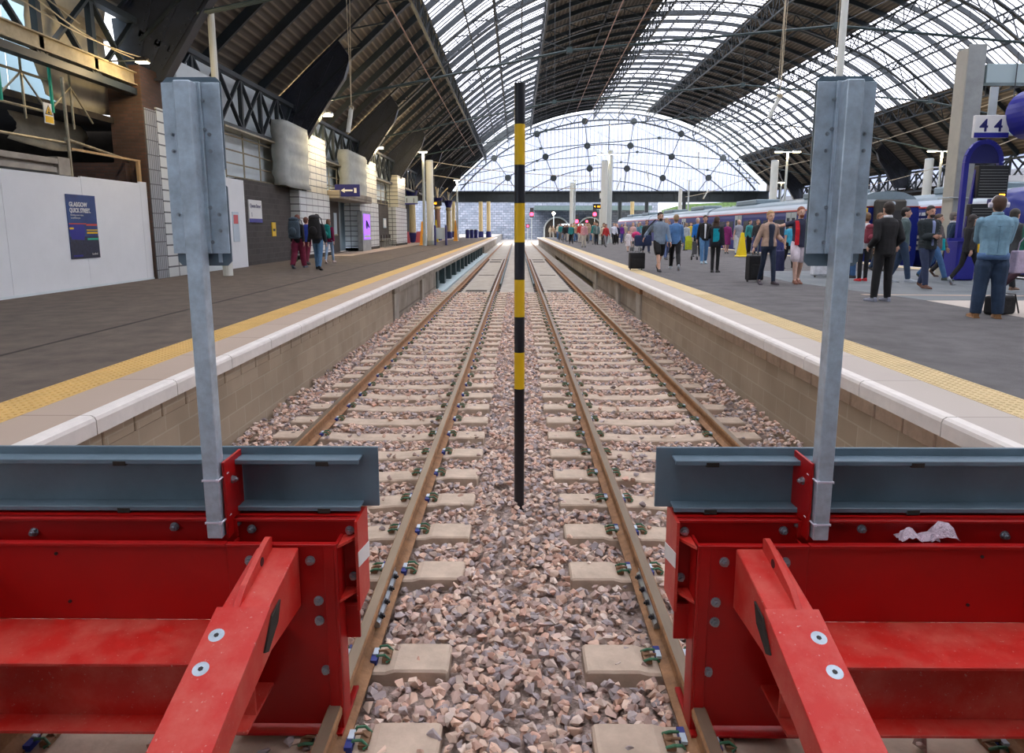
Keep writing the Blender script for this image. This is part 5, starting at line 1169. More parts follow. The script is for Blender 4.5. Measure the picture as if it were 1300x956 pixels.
def person(px, py, rz, h, label, pose='stand', top=(.02, .02, .025), bottom=(.02, .02, .03), kind='shirt', sleeve='long', legs='trousers', hair=(.03, .02, .015), style='short', skin=0, shoe=(.03, .03, .03), boots=False,
           inner=None, beard=False, hr=None, hl=None, female=False, fine=1, xy=None, extra=None, group=None, hem=.84, bulk=1.0, legw=1.0, collar=None, look=0, stance=.09, open_w=.40):
    loc = xy or onz(px, py, P)[:2]; s = h / 1.75
    root = thing('person', label, 'person', (loc[0], loc[1], P), math.radians(rz), group); root.scale = (s, s, s)
    vox = {2: .0095, 1: .013, 0: .021}[fine]
    # skeleton
    J = {}
    for side, (th, kn), sx in (('r', POSES[pose][0], -1), ('l', POSES[pose][1], 1)):
        th, kn = math.radians(th), math.radians(kn); hx = sx * stance
        hip = Vector((sx * .088, 0, .92)); kp = hip + Vector(((hx - sx * .088) * .5, -math.sin(th) * .43, -math.cos(th) * .43)); sh = th - kn
        an = kp + Vector(((hx - sx * .088) * .5, -math.sin(sh) * .42, -math.cos(sh) * .42)); pit = min(.9, max(0, -sh - .12) * 1.5)
        ball = an + Vector((sx * .015, -.13 * math.cos(pit), -.055 - .13 * math.sin(pit))); toe = ball + Vector((sx * .005, -.07, 0.0)); heel = an + Vector((0, .05 * math.cos(pit), -.055 + .04 * math.sin(pit)))
        J[side] = [hip, kp, an, heel, ball, toe]
    low = min(p_.z for side in 'rl' for p_ in J[side][3:]) - .022
    for side in 'rl': J[side] = [p_ - Vector((0, 0, low)) for p_ in J[side]]
    dz = -low; B = lambda z: z + dz
    sw = (.165 if female else .185) * bulk; ww = (.125 if female else .145) * bulk; hw = (.170 if female else .155) * (bulk + 1) / 2; dp = .105 * bulk
    T = [(.84, hw * .9, dp * .95), (.92, hw, dp * 1.1), (1.02, hw * .97, dp * 1.05), (1.12, ww, dp * 1.0), (1.24, (ww + sw) / 2, dp * 1.08), (1.35, sw * .96, dp * 1.1), (1.415, sw * .90, dp * .98), (1.455, sw * .60, dp * .78), (1.485, .07, .07)]
    Sh = {q: Vector((sx * (sw - .015), 0.005, B(1.395))) for q, sx in (('r', -1), ('l', 1))}
    sw_ = {'stand': 0, 'wide': 0, 'walk': 1, 'walk2': -1, 'step': .6, 'step2': -.6}[pose]
    defr = (-(sw + .075), .02 + .16 * sw_, .80 + .03 * abs(sw_)); defl = ((sw + .075), .02 - .20 * sw_, .80 + .05 * abs(sw_))
    A = {}
    for q, sx, t_, df in (('r', -1, hr, defr), ('l', 1, hl, defl)):
        t_ = t_ or df; e, w_ = ik(Sh[q], (t_[0], t_[1], B(t_[2])), .285, .255, (sx * .22, .9, -.35)); A[q] = (Sh[q], e, w_)
    hc = Vector((0, -.015, B(1.635))); cl_, sl_ = math.cos(math.radians(look)), math.sin(math.radians(look))
    def H(x, y, z): return (hc.x + x * cl_ - y * sl_, hc.y + x * sl_ + y * cl_, hc.z + z)
    # body
    m_ = MB()
    m_.loft([ering((0, 0, B(z)), rx, ry) for z, rx, ry in T])
    for q, sx in (('r', -1), ('l', 1)):
        hip, kp, an, heel, ball, toe = J[q]
        lr = .78 if legs in ('trousers', 'skinny') else 1.0
        limb(m_, [hip, hip.lerp(kp, .3), kp, kp.lerp(an, .3), an], [.085 * lr, .082 * lr, .055 * lr, .056 * lr, .036 * lr]); limb(m_, [an, heel.lerp(an, .35)], [.032 * lr, .026]); limb(m_, [an, ball + Vector((0, .02, .012))], [.032 * lr, .024])
        a_, e, w_ = A[q]; limb(m_, [a_, a_.lerp(e, .5), e, e.lerp(w_, .35), w_], [.050, .046, .038, .038, .026])
    limb(m_, [(0, .005, B(1.44)), (0, -.002, B(1.56))], [.058, .054])
    m_.ball(H(0, .012, .025), .104, 14, 10, (.82, 1.0, .96)); m_.ball(H(0, -.022, -.045), .1, 12, 8, (.62, .72, .72)); m_.ball(H(0, -.060, -.085), .03, 8, 6)
    m_.tube([H(0, -.085, .025), H(0, -.112, -.02)], [.010, .017], 8); m_.ball(H(0, -.108, -.022), .016, 8, 6)
    for sx in (-1, 1): m_.ball(H(sx * .082, .01, -.005), .03, 8, 6, (.4, .7, 1.0))
    bd = remesh(m_, vox, 2)
    # hands: palm, four fingers and a thumb
    for q, sx in (('r', -1), ('l', 1)):
        a_, e, w_ = A[q]; d = (w_ - e).normalized(); n_ = Vector((-sx, 0, 0)); n_ = (n_ - d * n_.dot(d)); n_ = n_.normalized() if n_.length > .2 else Vector((0, 0, 1)); t_ = d.cross(n_).normalized(); 
        if t_.y > 0: t_ = -t_
        seg = lambda k, wv, hv: [w_ + d * k + t_ * (wv * math.cos(2 * PI * i / 10)) + n_ * (hv * math.sin(2 * PI * i / 10)) for i in range(10)]
        bd.loft([seg(-.03, .024, .022), seg(.01, .028, .017), seg(.05, .040, .015), seg(.088, .038, .012)])
        if fine:
            for k, L in enumerate((.070, .080, .074, .058)):
                b0 = w_ + d * .08 + t_ * (.028 - .0185 * k); b1 = b0 + d * L * .5 + n_ * L * .12; b2 = b1 + d * L * .35 + n_ * L * .38; bd.tube([b0, b1, b2], [.0095, .0085, .007], 6)
            b0 = w_ + d * .025 + t_ * .028; bd.tube([b0, b0 + d * .032 + t_ * .022 + n_ * .006, b0 + d * .062 + t_ * .022 + n_ * .018], [.012, .0105, .008], 6)
        else: bd.loft([seg(.08, .036, .012), seg(.13, .030, .012), seg(.165, .018, .010)])
    if fine:
        bd.mat(1)
        for sx in (-1, 1): bd.ball(H(sx * .031, -.080, .012), .0095, 8, 6)
        for sx in (-1, 1): bd.mat(2); bd.tube([H(sx * .018, -.092, .033), H(sx * .045, -.082, .034)], .0045, 5)
        bd.mat(3); bd.tube([H(-.022, -.083, -.055), H(0, -.089, -.054), H(.022, -.083, -.055)], .005, 5); bd.mat(0)
    hm = cl(hair, .6, 'hair')
    bd.build('body', [cl(SKINS[skin], .55, 'skin'), 'black_plastic', hm, 'lip'], root, smooth=True)
    # hair
    if style != 'bald':
        m_ = MB(); m_.ball(H(0, .022, .044), .106, 14, 10, (.86, 1.0, .95)); m_.ball(H(0, .045, .0), .104, 12, 8, (.82, .82, .98))
        if fine: m_.ball(H(0, -.04, .095), .05, 8, 6, (1.1, .8, .6))
        if style == 'long':
            m_.loft([ering(H(0, .045, .02), .088, .06), ering(H(0, .06, -.10), .10, .055), ering(H(0, .085, -.22), .095, .04), ering(H(0, .10, -.34), .055, .025)])
        if style == 'bun': m_.ball(H(0, .11, .06), .045)
        hb_ = remesh(m_, max(vox, .011), 1)
        if beard: pass
        hb_.build('hair', hm, root, smooth=True)
    else:
        MB().ball(H(0, .05, -.01), .1, 12, 8, (.83, .72, .55)).build('hair', cl((.35, .30, .26), .7, 'hair'), root, smooth=True)
    if beard: MB().ball(H(0, -.056, -.078), .055, 10, 8, (.98, .75, .85)).build('beard', hm, root, smooth=True)
    # lower garment
    bm2 = cl(bottom)
    if legs in ('trousers', 'shorts', 'skinny'):
        f = {'trousers': 1.0, 'shorts': 1.1, 'skinny': .82}[legs] * legw; m_ = MB(); m_.loft([ering((0, 0, B(z)), rx, ry) for z, rx, ry in ((.80, hw * .75, dp * .8), (.86, hw * 1.03, dp * 1.12), (.94, hw * 1.07, dp * 1.18), (1.02, hw * 1.0, dp * 1.1))])
        for q in 'rl':
            hip, kp, an = J[q][:3]
            if legs == 'shorts': limb(m_, [hip, hip.lerp(kp, .4), hip.lerp(kp, .82)], [.10, .098 * f, .092 * f])
            else:
                lo_ = kp.lerp(an, 1.02); m_.tube([hip, hip.lerp(kp, .35), kp, kp.lerp(an, .4), lo_], [.098, .094 * f, .072 * f, .070 * f, .058 * f], 12); m_.ball(hip, .098); m_.ball(kp, .071 * f)
        remesh(m_, vox, 2).build('shorts' if legs == 'shorts' else 'trousers', bm2, root, smooth=True)
    elif legs == 'skirt':
        m_ = MB(); kz = min(J['r'][1].z, J['l'][1].z); m_.loft([ering((0, 0, z), rx, ry) for z, rx, ry in ((kz - .02, hw * 1.32, dp * 1.9), (kz + .2, hw * 1.2, dp * 1.5), (B(.92), hw * 1.06, dp * 1.2), (B(1.06), ww * 1.08, dp * 1.1))]); remesh(m_, vox, 2).build('skirt', bm2, root, smooth=True)
    # upper garment
    inf = {'shirt': .014, 'tee': .012, 'jacket': .022, 'puffer': .036, 'dress': .012}[kind]; m_ = MB()
    TT = [(z, rx + inf, ry + inf) for z, rx, ry in T if z >= hem - .001 and z < 1.44]; TT = [(hem, TT[0][1] + .004, TT[0][2] + .004)] + TT[1:] + [(1.465, sw * .62 + inf, dp * .72 + inf), (1.495, .068 + inf * .4, .068 + inf * .4)]
    m_.loft([ering((0, 0, B(z)), rx, ry) for z, rx, ry in TT])
    for q in 'rl':
        a_, e, w_ = A[q]
        if sleeve == 'long': limb(m_, [a_, a_.lerp(e, .5), e], [.050 + inf, .047 + inf, .040 + inf]); m_.tube([e, e.lerp(w_, .5), e.lerp(w_, .97)], [.042 + inf, .039 + inf, .033 + inf * .9], 10)
        elif sleeve == 'short': m_.tube([a_, a_.lerp(e, .55)], [.052 + inf, .056 + inf], 10); m_.ball(a_, .052 + inf)
    rem = remesh(m_, vox, 2); up = rem.build({'jacket': 'jacket', 'puffer': 'jacket', 'dress': 'dress_top'}.get(kind, 'shirt'), cl(top), root, smooth=True)
    if inner is not None:
        m_ = MB(); m_.loft([ering((0, -(inf + (.030 if open_w > .5 else .014)), B(z)), rx * wd, ry) for (z, rx, ry), wd in zip([t for t in T if t[0] >= .9 and t[0] < 1.47], [open_w * q_ for q_ in (.85, .85, .9, .95, 1, 1.05, 1)])]); remesh(m_, vox, 1).build('inner_shirt', cl(inner), root, smooth=True)
    if collar is not None: MB().tube([(0, .005, B(1.475)), (0, .0, B(1.53))], [.078, .070], 14).build('collar', cl(collar), root, smooth=True)
    if kind == 'puffer' and fine == 2:
        m_ = MB()
        for k in range(9):
            z = .90 + k * .06; rx = np.interp(z, [t[0] for t in T], [t[1] for t in T]) + inf + .004; ry = np.interp(z, [t[0] for t in T], [t[2] for t in T]) + inf + .004
            R = ering((0, 0, B(z)), rx, ry, 20); m_.tube([R[i] for i in list(range(-3, 13))], .006, 4)
        m_.build('quilting_seam', 'black_plastic', root)
    # shoes
    for q in 'rl':
        hip, kp, an, heel, ball, toe = J[q]; g = 0.006; m_ = MB()
        u = (ball - heel); u.z = 0; u = u.normalized(); r_ = Vector((u.y, -u.x, 0))
        def rg(c, w_, hgt, zb): return [c + r_ * w_ * a + Vector((0, 0, zb + hgt * b)) for a, b in ((-.85, 0), (.85, 0), (1, .35), (.75, .85), (0, 1), (-.75, .85), (-1, .35))]
        hb = Vector((heel.x, heel.y, heel.z - .022)); bb = Vector((ball.x, ball.y, ball.z - .022)); tt = Vector((toe.x, toe.y, toe.z - .022))
        m_.loft([rg(hb + u * -.018, .030, .07, 0), rg(hb, .037, .095, 0), rg(hb.lerp(bb, .4), .040, .095, 0), rg(bb, .048, .058, 0), rg(tt, .044, .045, 0), rg(tt + u * .035, .022, .028, 0)])
        if boots: m_.loft([ering((an.x, an.y + .005, hb.z + .02), .050, .058, 12), ering((an.x, an.y + .005, hb.z + .13), .056, .060, 12)]); m_.loft([rg(hb + u * -.03, .044, .03, -.004), rg(bb, .056, .03, -.004), rg(tt + u * .03, .036, .03, -.004)])
        m_.build('boot' if boots else 'shoe', cl(shoe, .6), root, smooth=False)
    if extra: extra(root, J, A, H, B)
    return root, J, A, H, B, s
mat('lip', (0.45, 0.16, 0.13), .5)
def world_pt(pr, p_): root, s = pr[0], pr[5]; a = root.rotation_euler[2]; return (root.location.x + s * (p_[0] * math.cos(a) - p_[1] * math.sin(a)), root.location.y + s * (p_[0] * math.sin(a) + p_[1] * math.cos(a)), root.location.z + s * p_[2])
# ---- things people carry
def suitcase(x, y, rz, col, label, w_=.42, h=.58, handle=.45, tilt=0, hx=0):
    r = thing('suitcase', label, 'suitcase', (x, y, P), math.radians(rz)); r.rotation_euler.x = tilt
    MB().box(-w_ / 2, w_ / 2, -.12, .12, .05, .05 + h).build('case', cl(col, .5), r, bevel=.035, seg=3); MB().box(-w_ / 2 + .05, w_ / 2 - .05, -.135, -.11, .12, h * .72).build('front_pocket', cl(tuple(c * .8 for c in col), .6), r, bevel=.02, seg=2)
    for sx in (-1, 1):
        MB().tube([(sx * (w_ / 2 - .06) - .012, .08, .035), (sx * (w_ / 2 - .06) + .012, .08, .035)], .035, 10).build('wheel', 'black_plastic', r)
    if handle: MB().tube([(-.09, .06, h), (-.09, .06, h + handle), (.09, .06, h + handle), (.09, .06, h)], .010, 6).build('telescopic_handle', 'bolt_zinc', r)
    MB().tube([(-.07, 0, .05 + h), (-.06, 0, .09 + h), (.06, 0, .09 + h), (.07, 0, .05 + h)], .010, 6).build('carry_handle', 'black_plastic', r); return r
def backpack(pr, col, label, hgt=.55, w_=.34, top=None, low=None, d=.2):
    r = thing('backpack', label, 'backpack', world_pt(pr, (0, .135, pr[4](0.98))), pr[0].rotation_euler[2]); k = hgt
    m_ = MB(); m_.loft([ering((0, .02 + d / 2, z), rx, ry) for z, rx, ry in ((0, w_ * .38, d * .36), (.04, w_ * .5, d * .5), (k * .5, w_ * .52, d * .55), (k * .85, w_ * .45, d * .48), (k, w_ * .25, d * .25))]); remesh(m_, .016, 2).build('pack', cl(col), r, smooth=True)
    MB().ball((0, .06 + d, k * .35), .1, 10, 8, (w_ * 3.6, .8, k * 2.2)).build('front_pocket', cl(low or col), r, smooth=True)
    MB().ball((0, .02 + d / 2, k * .95), .1, 10, 8, (w_ * 4.4, d * 5, .9)).build('top_lid', cl(top or col), r, smooth=True)
    for sx in (-1, 1): MB().tube([(sx * .10, .03, k * .85), (sx * .115, -.06, k * .97), (sx * .12, -.20, k * .92), (sx * .13, -.295, k * .62), (sx * .15, -.22, k * .2), (sx * .14, -.02, .05)], .016, 6).build('strap', cl(top or col), r)
    return r
def handbag(p_, col, label, w_=.3, h=.22, rz=0, cat='bag', strap=.2):
    r = thing('bag', label, cat, p_, rz); MB().prism([(-w_ / 2, -h), (w_ / 2, -h), (w_ * .42, 0), (-w_ * .42, 0)], 'y', -.06, .06).build('body', cl(col), r, bevel=.02, seg=2)
    MB().tube([(-w_ * .25, 0, -.01), (-w_ * .2, 0, strap * .6), (0, 0, strap), (w_ * .2, 0, strap * .6), (w_ * .25, 0, -.01)], .009, 6).build('handle', cl(tuple(c * .7 for c in col)), r); return r
BLK = (.012, .012, .014); NVY = (.02, .03, .07); JEAN = (.05, .13, .28); DKJ = (.025, .05, .10); WHT = (.72, .74, .78); GRY = (.20, .21, .23)
# man in denim jacket
p = person(1252, 404, 162, 1.80, 'person in a faded denim jacket and jeans seen from behind, wearing headphones', 'wide', (.20, .36, .47), DKJ, 'jacket', hair=(.07, .035, .02), shoe=(.30, .15, .06), boots=True, fine=2, hr=(-.13, -.34, 1.16), hl=(.12, -.36, 1.18), bulk=1.14, legw=1.3, stance=.14, collar=(.22, .36, .46), hem=.92)
B_ = p[4]; MB().loft([ering((0, 0, B_(z)), rx, ry, 20) for z, rx, ry in ((.855, .200, .150), (.90, .205, .152), (.95, .200, .145))]).build('shirt_tail', cl((.08, .16, .32)), p[0], smooth=True)
MB().tube([(0, .150, B_(.95)), (0, .158, B_(1.15)), (0, .155, B_(1.34))], .004, 5).build('back_seam', cl((.10, .2, .28)), p[0]); MB().tube([(-.17, .098, B_(1.325)), (0, .154, B_(1.33)), (.17, .098, B_(1.325))], .005, 5).build('yoke_seam', cl((.10, .2, .28)), p[0])
H = p[3]; r = thing('headphones', 'white over-ear headphones on the head of the person in denim', 'headphones', world_pt(p, (0, 0, 0)), p[0].rotation_euler[2]); r.scale = p[0].scale
MB().tube([H(.10 * math.cos(a), .01, .02 + .115 * math.sin(a)) for a in [PI * k / 10 for k in range(11)]], .010, 6).build('headband', 'nylon_white', r)
for sx in (-1, 1): MB().tube([H(sx * .085, .01, 0), H(sx * .125, .01, 0)], .038, 14).build('ear_cup', 'nylon_white', r)
r = thing('shoulder_bag', 'black bag standing on the floor between the feet of the person in denim', 'bag', (*onz(1268, 399, P)[:2], P), .4)
MB().box(-.26, .26, -.10, .10, 0, .30).build('body', cl(BLK), r, bevel=.05, seg=3); MB().tube([(-.2, 0, .28), (-.15, -.1, .35), (.1, -.15, .33), (.32, -.1, .02), (.4, -.05, .012)], .012, 6).build('strap', 'black_plastic', r)
# man in black from behind
person(1118, 383, 186, 1.80, 'person in a black jacket and black trousers standing with back turned', 'wide', BLK, BLK, 'jacket', hair=(.025, .015, .01), shoe=(.25, .27, .34), fine=2, hr=(-.22, -.12, .98), hl=(.22, -.12, .98), collar=WHT, stance=.13, bulk=1.08)
# man with phone
p = person(1172, 367, 6, 1.80, 'person in a black quilted jacket and lilac shirt looking down at a phone', 'step', (.02, .03, .035), (.03, .045, .10), 'puffer', hair=(.02, .014, .012), beard=True, inner=(.25, .30, .52), shoe=(.12, .05, .03), fine=2, hr=(-.06, -.26, 1.12), hl=(.05, -.27, 1.12), skin=1, bulk=1.05)
q = world_pt(p, (0.0, -.36, p[4](1.12))); r = thing('phone', 'dark phone held in both hands of the person in the quilted jacket', 'phone', q); r.rotation_euler = (-.9, 0, 0); MB().box(-.036, .036, -.004, .004, -.07, .07).build('case', 'black_plastic', r, bevel=.003); MB().box(-.031, .031, .0042, .005, -.06, .06).build('screen', 'train_glass', r)
# older man walking right
person(1203, 352, 72, 1.78, 'person with grey hair in a navy sweater walking to the right before the mast', 'walk', (.02, .045, .085), BLK, 'shirt', hair=(.22, .19, .16), shoe=(.09, .05, .03), fine=2, collar=WHT, stance=.05, skin=2)
handbag(ony(1190, 303, 17.8), (.0, .38, .44), 'bright turquoise handbag carried past the person with the phone', .42, .30, 0)
# ginger man and blonde woman
person(1011, 361, -4, 1.82, 'person with a ginger beard in a red waistcoat and white shorts, arm outstretched', 'step', (.03, .035, .07), (.74, .66, .72), 'tee', 'short', 'shorts', hair=(.24, .07, .03), beard=True, shoe=(.20, .07, .04), fine=2, hr=(-.62, -.02, 1.36), skin=2, stance=.10)
r = thing('waistcoat', 'red open waistcoat worn over a navy top', 'waistcoat', (0, 0, 0)) if False else None
c = onz(1011, 361, P); r = thing('waistcoat', 'bright red open waistcoat on the person with the ginger beard', 'waistcoat', (c[0], c[1], P), math.radians(-4))
for a in (-1,): m_ = MB(); m_.loft([[( -.10 + u * .05, -.135 + v * .014 - dy_, z) for u, v in ((-1, -1), (1, -1), (1, 1), (-1, 1))] for z, dy_ in ((.95, 0), (1.15, .004), (1.32, .012), (1.47, -.03), (1.53, -.06))]); m_.build('front_panel', cl((.62, .015, .03)), r, smooth=False, bevel=.008)
p = person(973, 362, 4, 1.72, 'person with fair hair in a beige cardigan and navy clothes pulling a black suitcase', 'step2', (.47, .33, .25), (.018, .03, .06), 'jacket', hair=(.45, .27, .12), style='bun', inner=(.02, .03, .06), shoe=(.04, .03, .04), fine=2, female=True, legs='skinny', hr=(-.33, .10, .86), hl=(.30, -.08, 1.05), skin=2, hem=.92, open_w=.62, bulk=1.02)
suitcase(*onz(957, 358, P)[:2], 10, BLK, 'tall black wheeled suitcase pulled by the person in the beige cardigan', .40, .62, .35)
handbag(ony(990, 318, 16.9), (.05, .06, .16), 'dark blue jacket carried over the arm between the walking couple', .25, .5, .2, 'jacket', .1)
# woman with teal panel from behind
person(907, 346, 150, 1.68, 'person with long dark hair in black with a turquoise panel, back turned', 'stand', (.012, .014, .02), BLK, 'jacket', hair=(.05, .025, .015), style='long', female=True, fine=2, legs='skinny', hl=(.20, -.28, 1.14), bulk=1.05, stance=.07)
c = onz(907, 346, P); MBt = MB(); r = thing('sleeveless_vest', 'turquoise side panel of a vest on the person with long dark hair', 'vest', (c[0] - .03, c[1] - .13, P + 1.10), 0); MB().loft([[(u * .10, v * .015, z) for u, v in ((-1, -.6), (.9, -1), (1, 1), (-1, 1))] for z in (-.16, .05, .24)]).build('panel', cl((.0, .33, .42)), r, bevel=.01)
person(893, 335, -8, 1.80, 'person in a black jacket, white shirt and blue jeans walking forward', 'step', BLK, (.10, .24, .45), 'jacket', hair=(.06, .035, .02), inner=WHT, shoe=(.30, .42, .50), fine=1)
person(884, 326, 6, 1.80, 'person with white hair in a bright blue top behind the one in blue jeans', 'step2', (.01, .16, .5), BLK, 'shirt', hair=(.5, .48, .44), fine=1)
# man in shorts with the suitcase
p = person(836, 346, 4, 1.83, 'person in a grey-blue shirt and black shorts pulling a black suitcase', 'walk', (.22, .29, .38), BLK, 'shirt', legs='shorts', hair=(.03, .018, .012), beard=True, shoe=BLK, fine=2, hr=(-.45, .05, 1.02), bulk=1.12, collar=(.10, .13, .18), stance=.07)
suitcase(*onz(808, 343, P)[:2], 5, BLK, 'small black suitcase rolling along the yellow platform line', .50, .52, .42)
r = thing('shoulder_bag', 'dark blue holdall slung at the side of the person in black shorts', 'bag', ony(818, 305, 21.3), 0); MB().box(-.30, .22, -.1, .1, -.18, .16).build('body', cl((.02, .035, .10)), r, bevel=.05, seg=2); MB().tube([(-.1, -.1, .1), (.12, -.16, .45), (.30, -.14, .62)], .02, 6).build('strap', cl(BLK), r)
person(856, 343, 172, 1.78, 'person in blue partly hidden behind the one in black shorts', 'walk2', (.10, .24, .50), BLK, 'shirt', hair=(.3, .2, .1), shoe=(.5, .55, .6), fine=1)
person(922, 322, -6, 1.68, 'person in a plum coloured dress and dark cardigan near the train', 'step', (.22, .015, .13), (.22, .015, .13), 'dress', 'long', 'skirt', hair=(.22, .10, .05), style='bun', female=True, fine=1)
person(936, 323, 12, 1.78, 'person in a grey polo shirt and white trousers beside the yellow cone', 'stand', (.32, .34, .40), (.62, .64, .66), 'tee', 'short', hair=(.3, .25, .2), style='bald', shoe=(.03, .06, .25), fine=1)
person(1000, 341, 20, 1.55, 'smaller person in a sky blue T-shirt and black trousers behind the couple', 'step2', (.06, .42, .62), BLK, 'tee', 'short', hair=(.03, .02, .015), fine=1, hl=(.05, -.28, 1.05))
p = person(1094, 357, 176, 1.72, 'person in white shirt and black trousers with red shoes, seen from behind', 'stand', WHT, BLK, 'shirt', legs='skinny', hair=(.16, .09, .04), shoe=(.5, .01, .02), fine=1, hl=(.15, -.3, 1.1))
backpack(p, (.20, .03, .05), 'maroon backpack on the person in the white shirt', .42, .28)
person(1081, 353, -120, 1.76, 'bald person in a pale shirt and blue jeans facing left behind the right post', 'stand', (.58, .64, .76), JEAN, 'shirt', style='bald', fine=1, hl=(.15, -.3, 1.1))
person(1142, 359, 60, 1.82, 'dark haired person in a grey-green jacket and jeans beside the one in black', 'step', (.08, .12, .12), DKJ, 'jacket', hair=(.015, .012, .012), fine=1, shoe=(.4, .45, .5), collar=(.3, .36, .36))
person(1184, 357, 40, 1.70, 'person in blue jeans half hidden behind the one with the phone', 'walk', (.12, .10, .10), JEAN, 'jacket', hair=(.08, .05, .03), fine=1, shoe=(.05, .07, .06))
person(1226, 362, 100, 1.66, 'person in a black coat and leggings striding before the departure screens', 'walk', (.018, .018, .02), BLK, 'jacket', hair=(.025, .018, .015), style='long', female=True, fine=1, legs='skinny', shoe=(.5, .52, .56))
person(1277, 372, 110, 1.74, 'person in a dark grey coat walking right beyond the one in denim', 'walk2', (.06, .065, .07), (.03, .03, .035), 'jacket', hair=(.03, .025, .02), fine=1, shoe=(.2, .12, .08))
person(1298, 378, 60, 1.74, 'person in a dark green top and white shoes at the right picture edge', 'walk', (.0, .09, .06), (.05, .02, .03), 'shirt', hair=(.1, .05, .03), fine=1, shoe=WHT)
handbag(ony(1299, 318, 10.5), (.50, .42, .56), 'large lilac bag entering at the right picture edge', .42, .34, .3)
r = thing('rucksack_luggage', 'bright green and white travel bag standing behind the right post', 'bag', (*onz(1040, 352, P)[:2], P)); MB().box(-.2, .2, -.12, .12, .42, .95).build('bag', cl((.10, .50, .04)), r, bevel=.06, seg=3); MB().box(-.21, .21, -.13, .13, .48, .54).build('reflective_band', cl((.6, .7, .1)), r); MB().box(-.22, .22, -.14, .14, .05, .40).build('case', cl(WHT, .4), r, bevel=.05, seg=2); [MB().tube([(sx * .17 - .01, -.1, .03), (sx * .17 + .01, -.1, .03)], .03, 8).build('wheel', 'black_plastic', r) for sx in (-1, 1)]
suitcase(*onz(874, 318, P)[:2], 0, (.55, .62, .02), 'lime yellow suitcase standing near the train doors', .5, .85, .2)
person(870, 318, 180, 1.66, 'person in a pale top and jeans holding the lime yellow suitcase', 'stand', (.42, .48, .50), JEAN, 'shirt', hair=(.3, .2, .12), fine=1)
person(876, 315, -20, 1.75, 'person in a yellow vest standing in the train doorway', 'stand', (.75, .55, .05), NVY, 'tee', 'short', hair=(.05, .03, .02), fine=0)
# left platform backpackers
p = person(380, 341, 176, 1.76, 'person with reddish hair, black top and wide maroon trousers walking away', 'step', BLK, (.20, .015, .05), 'shirt', hair=(.16, .045, .025), shoe=(.08, .10, .14), fine=2, look=40, legw=1.45, stance=.12, bulk=.95)
backpack(p, (.055, .085, .115), 'big slate blue hiking backpack on the person in maroon trousers', .66, .40, d=.26)
handbag(ony(373, 316, 23.2), (.03, .06, .02), 'dark green carrier bag held by the person in maroon trousers', .22, .42, 0)
p = person(405, 343, 178, 1.76, 'person in a dark jacket and blue jeans walking away in the middle', 'step2', (.015, .02, .03), (.09, .20, .36), 'jacket', hair=(.02, .015, .015), shoe=BLK, fine=2, stance=.10)
backpack(p, BLK, 'black and cream hiking backpack on the person in blue jeans', .72, .40, (.03, .03, .035), BLK, .26)
r = thing('bag_trim', 'x', 'x') if False else None
p = person(419, 334, 176, 1.66, 'person with long brown hair, maroon sleeves and pale jeans walking away', 'step', (.22, .01, .07), (.30, .44, .62), 'shirt', hair=(.20, .09, .05), style='long', female=True, legs='skinny', shoe=(.6, .5, .5), fine=2)
backpack(p, (.0, .20, .18), 'teal backpack on the person with long brown hair', .50, .32)
person(391, 336, 170, 1.72, 'person with a royal blue collar half hidden between the first two backpackers', 'step2', (.02, .05, .35), (.16, .015, .04), 'jacket', hair=(.14, .05, .03), fine=1)
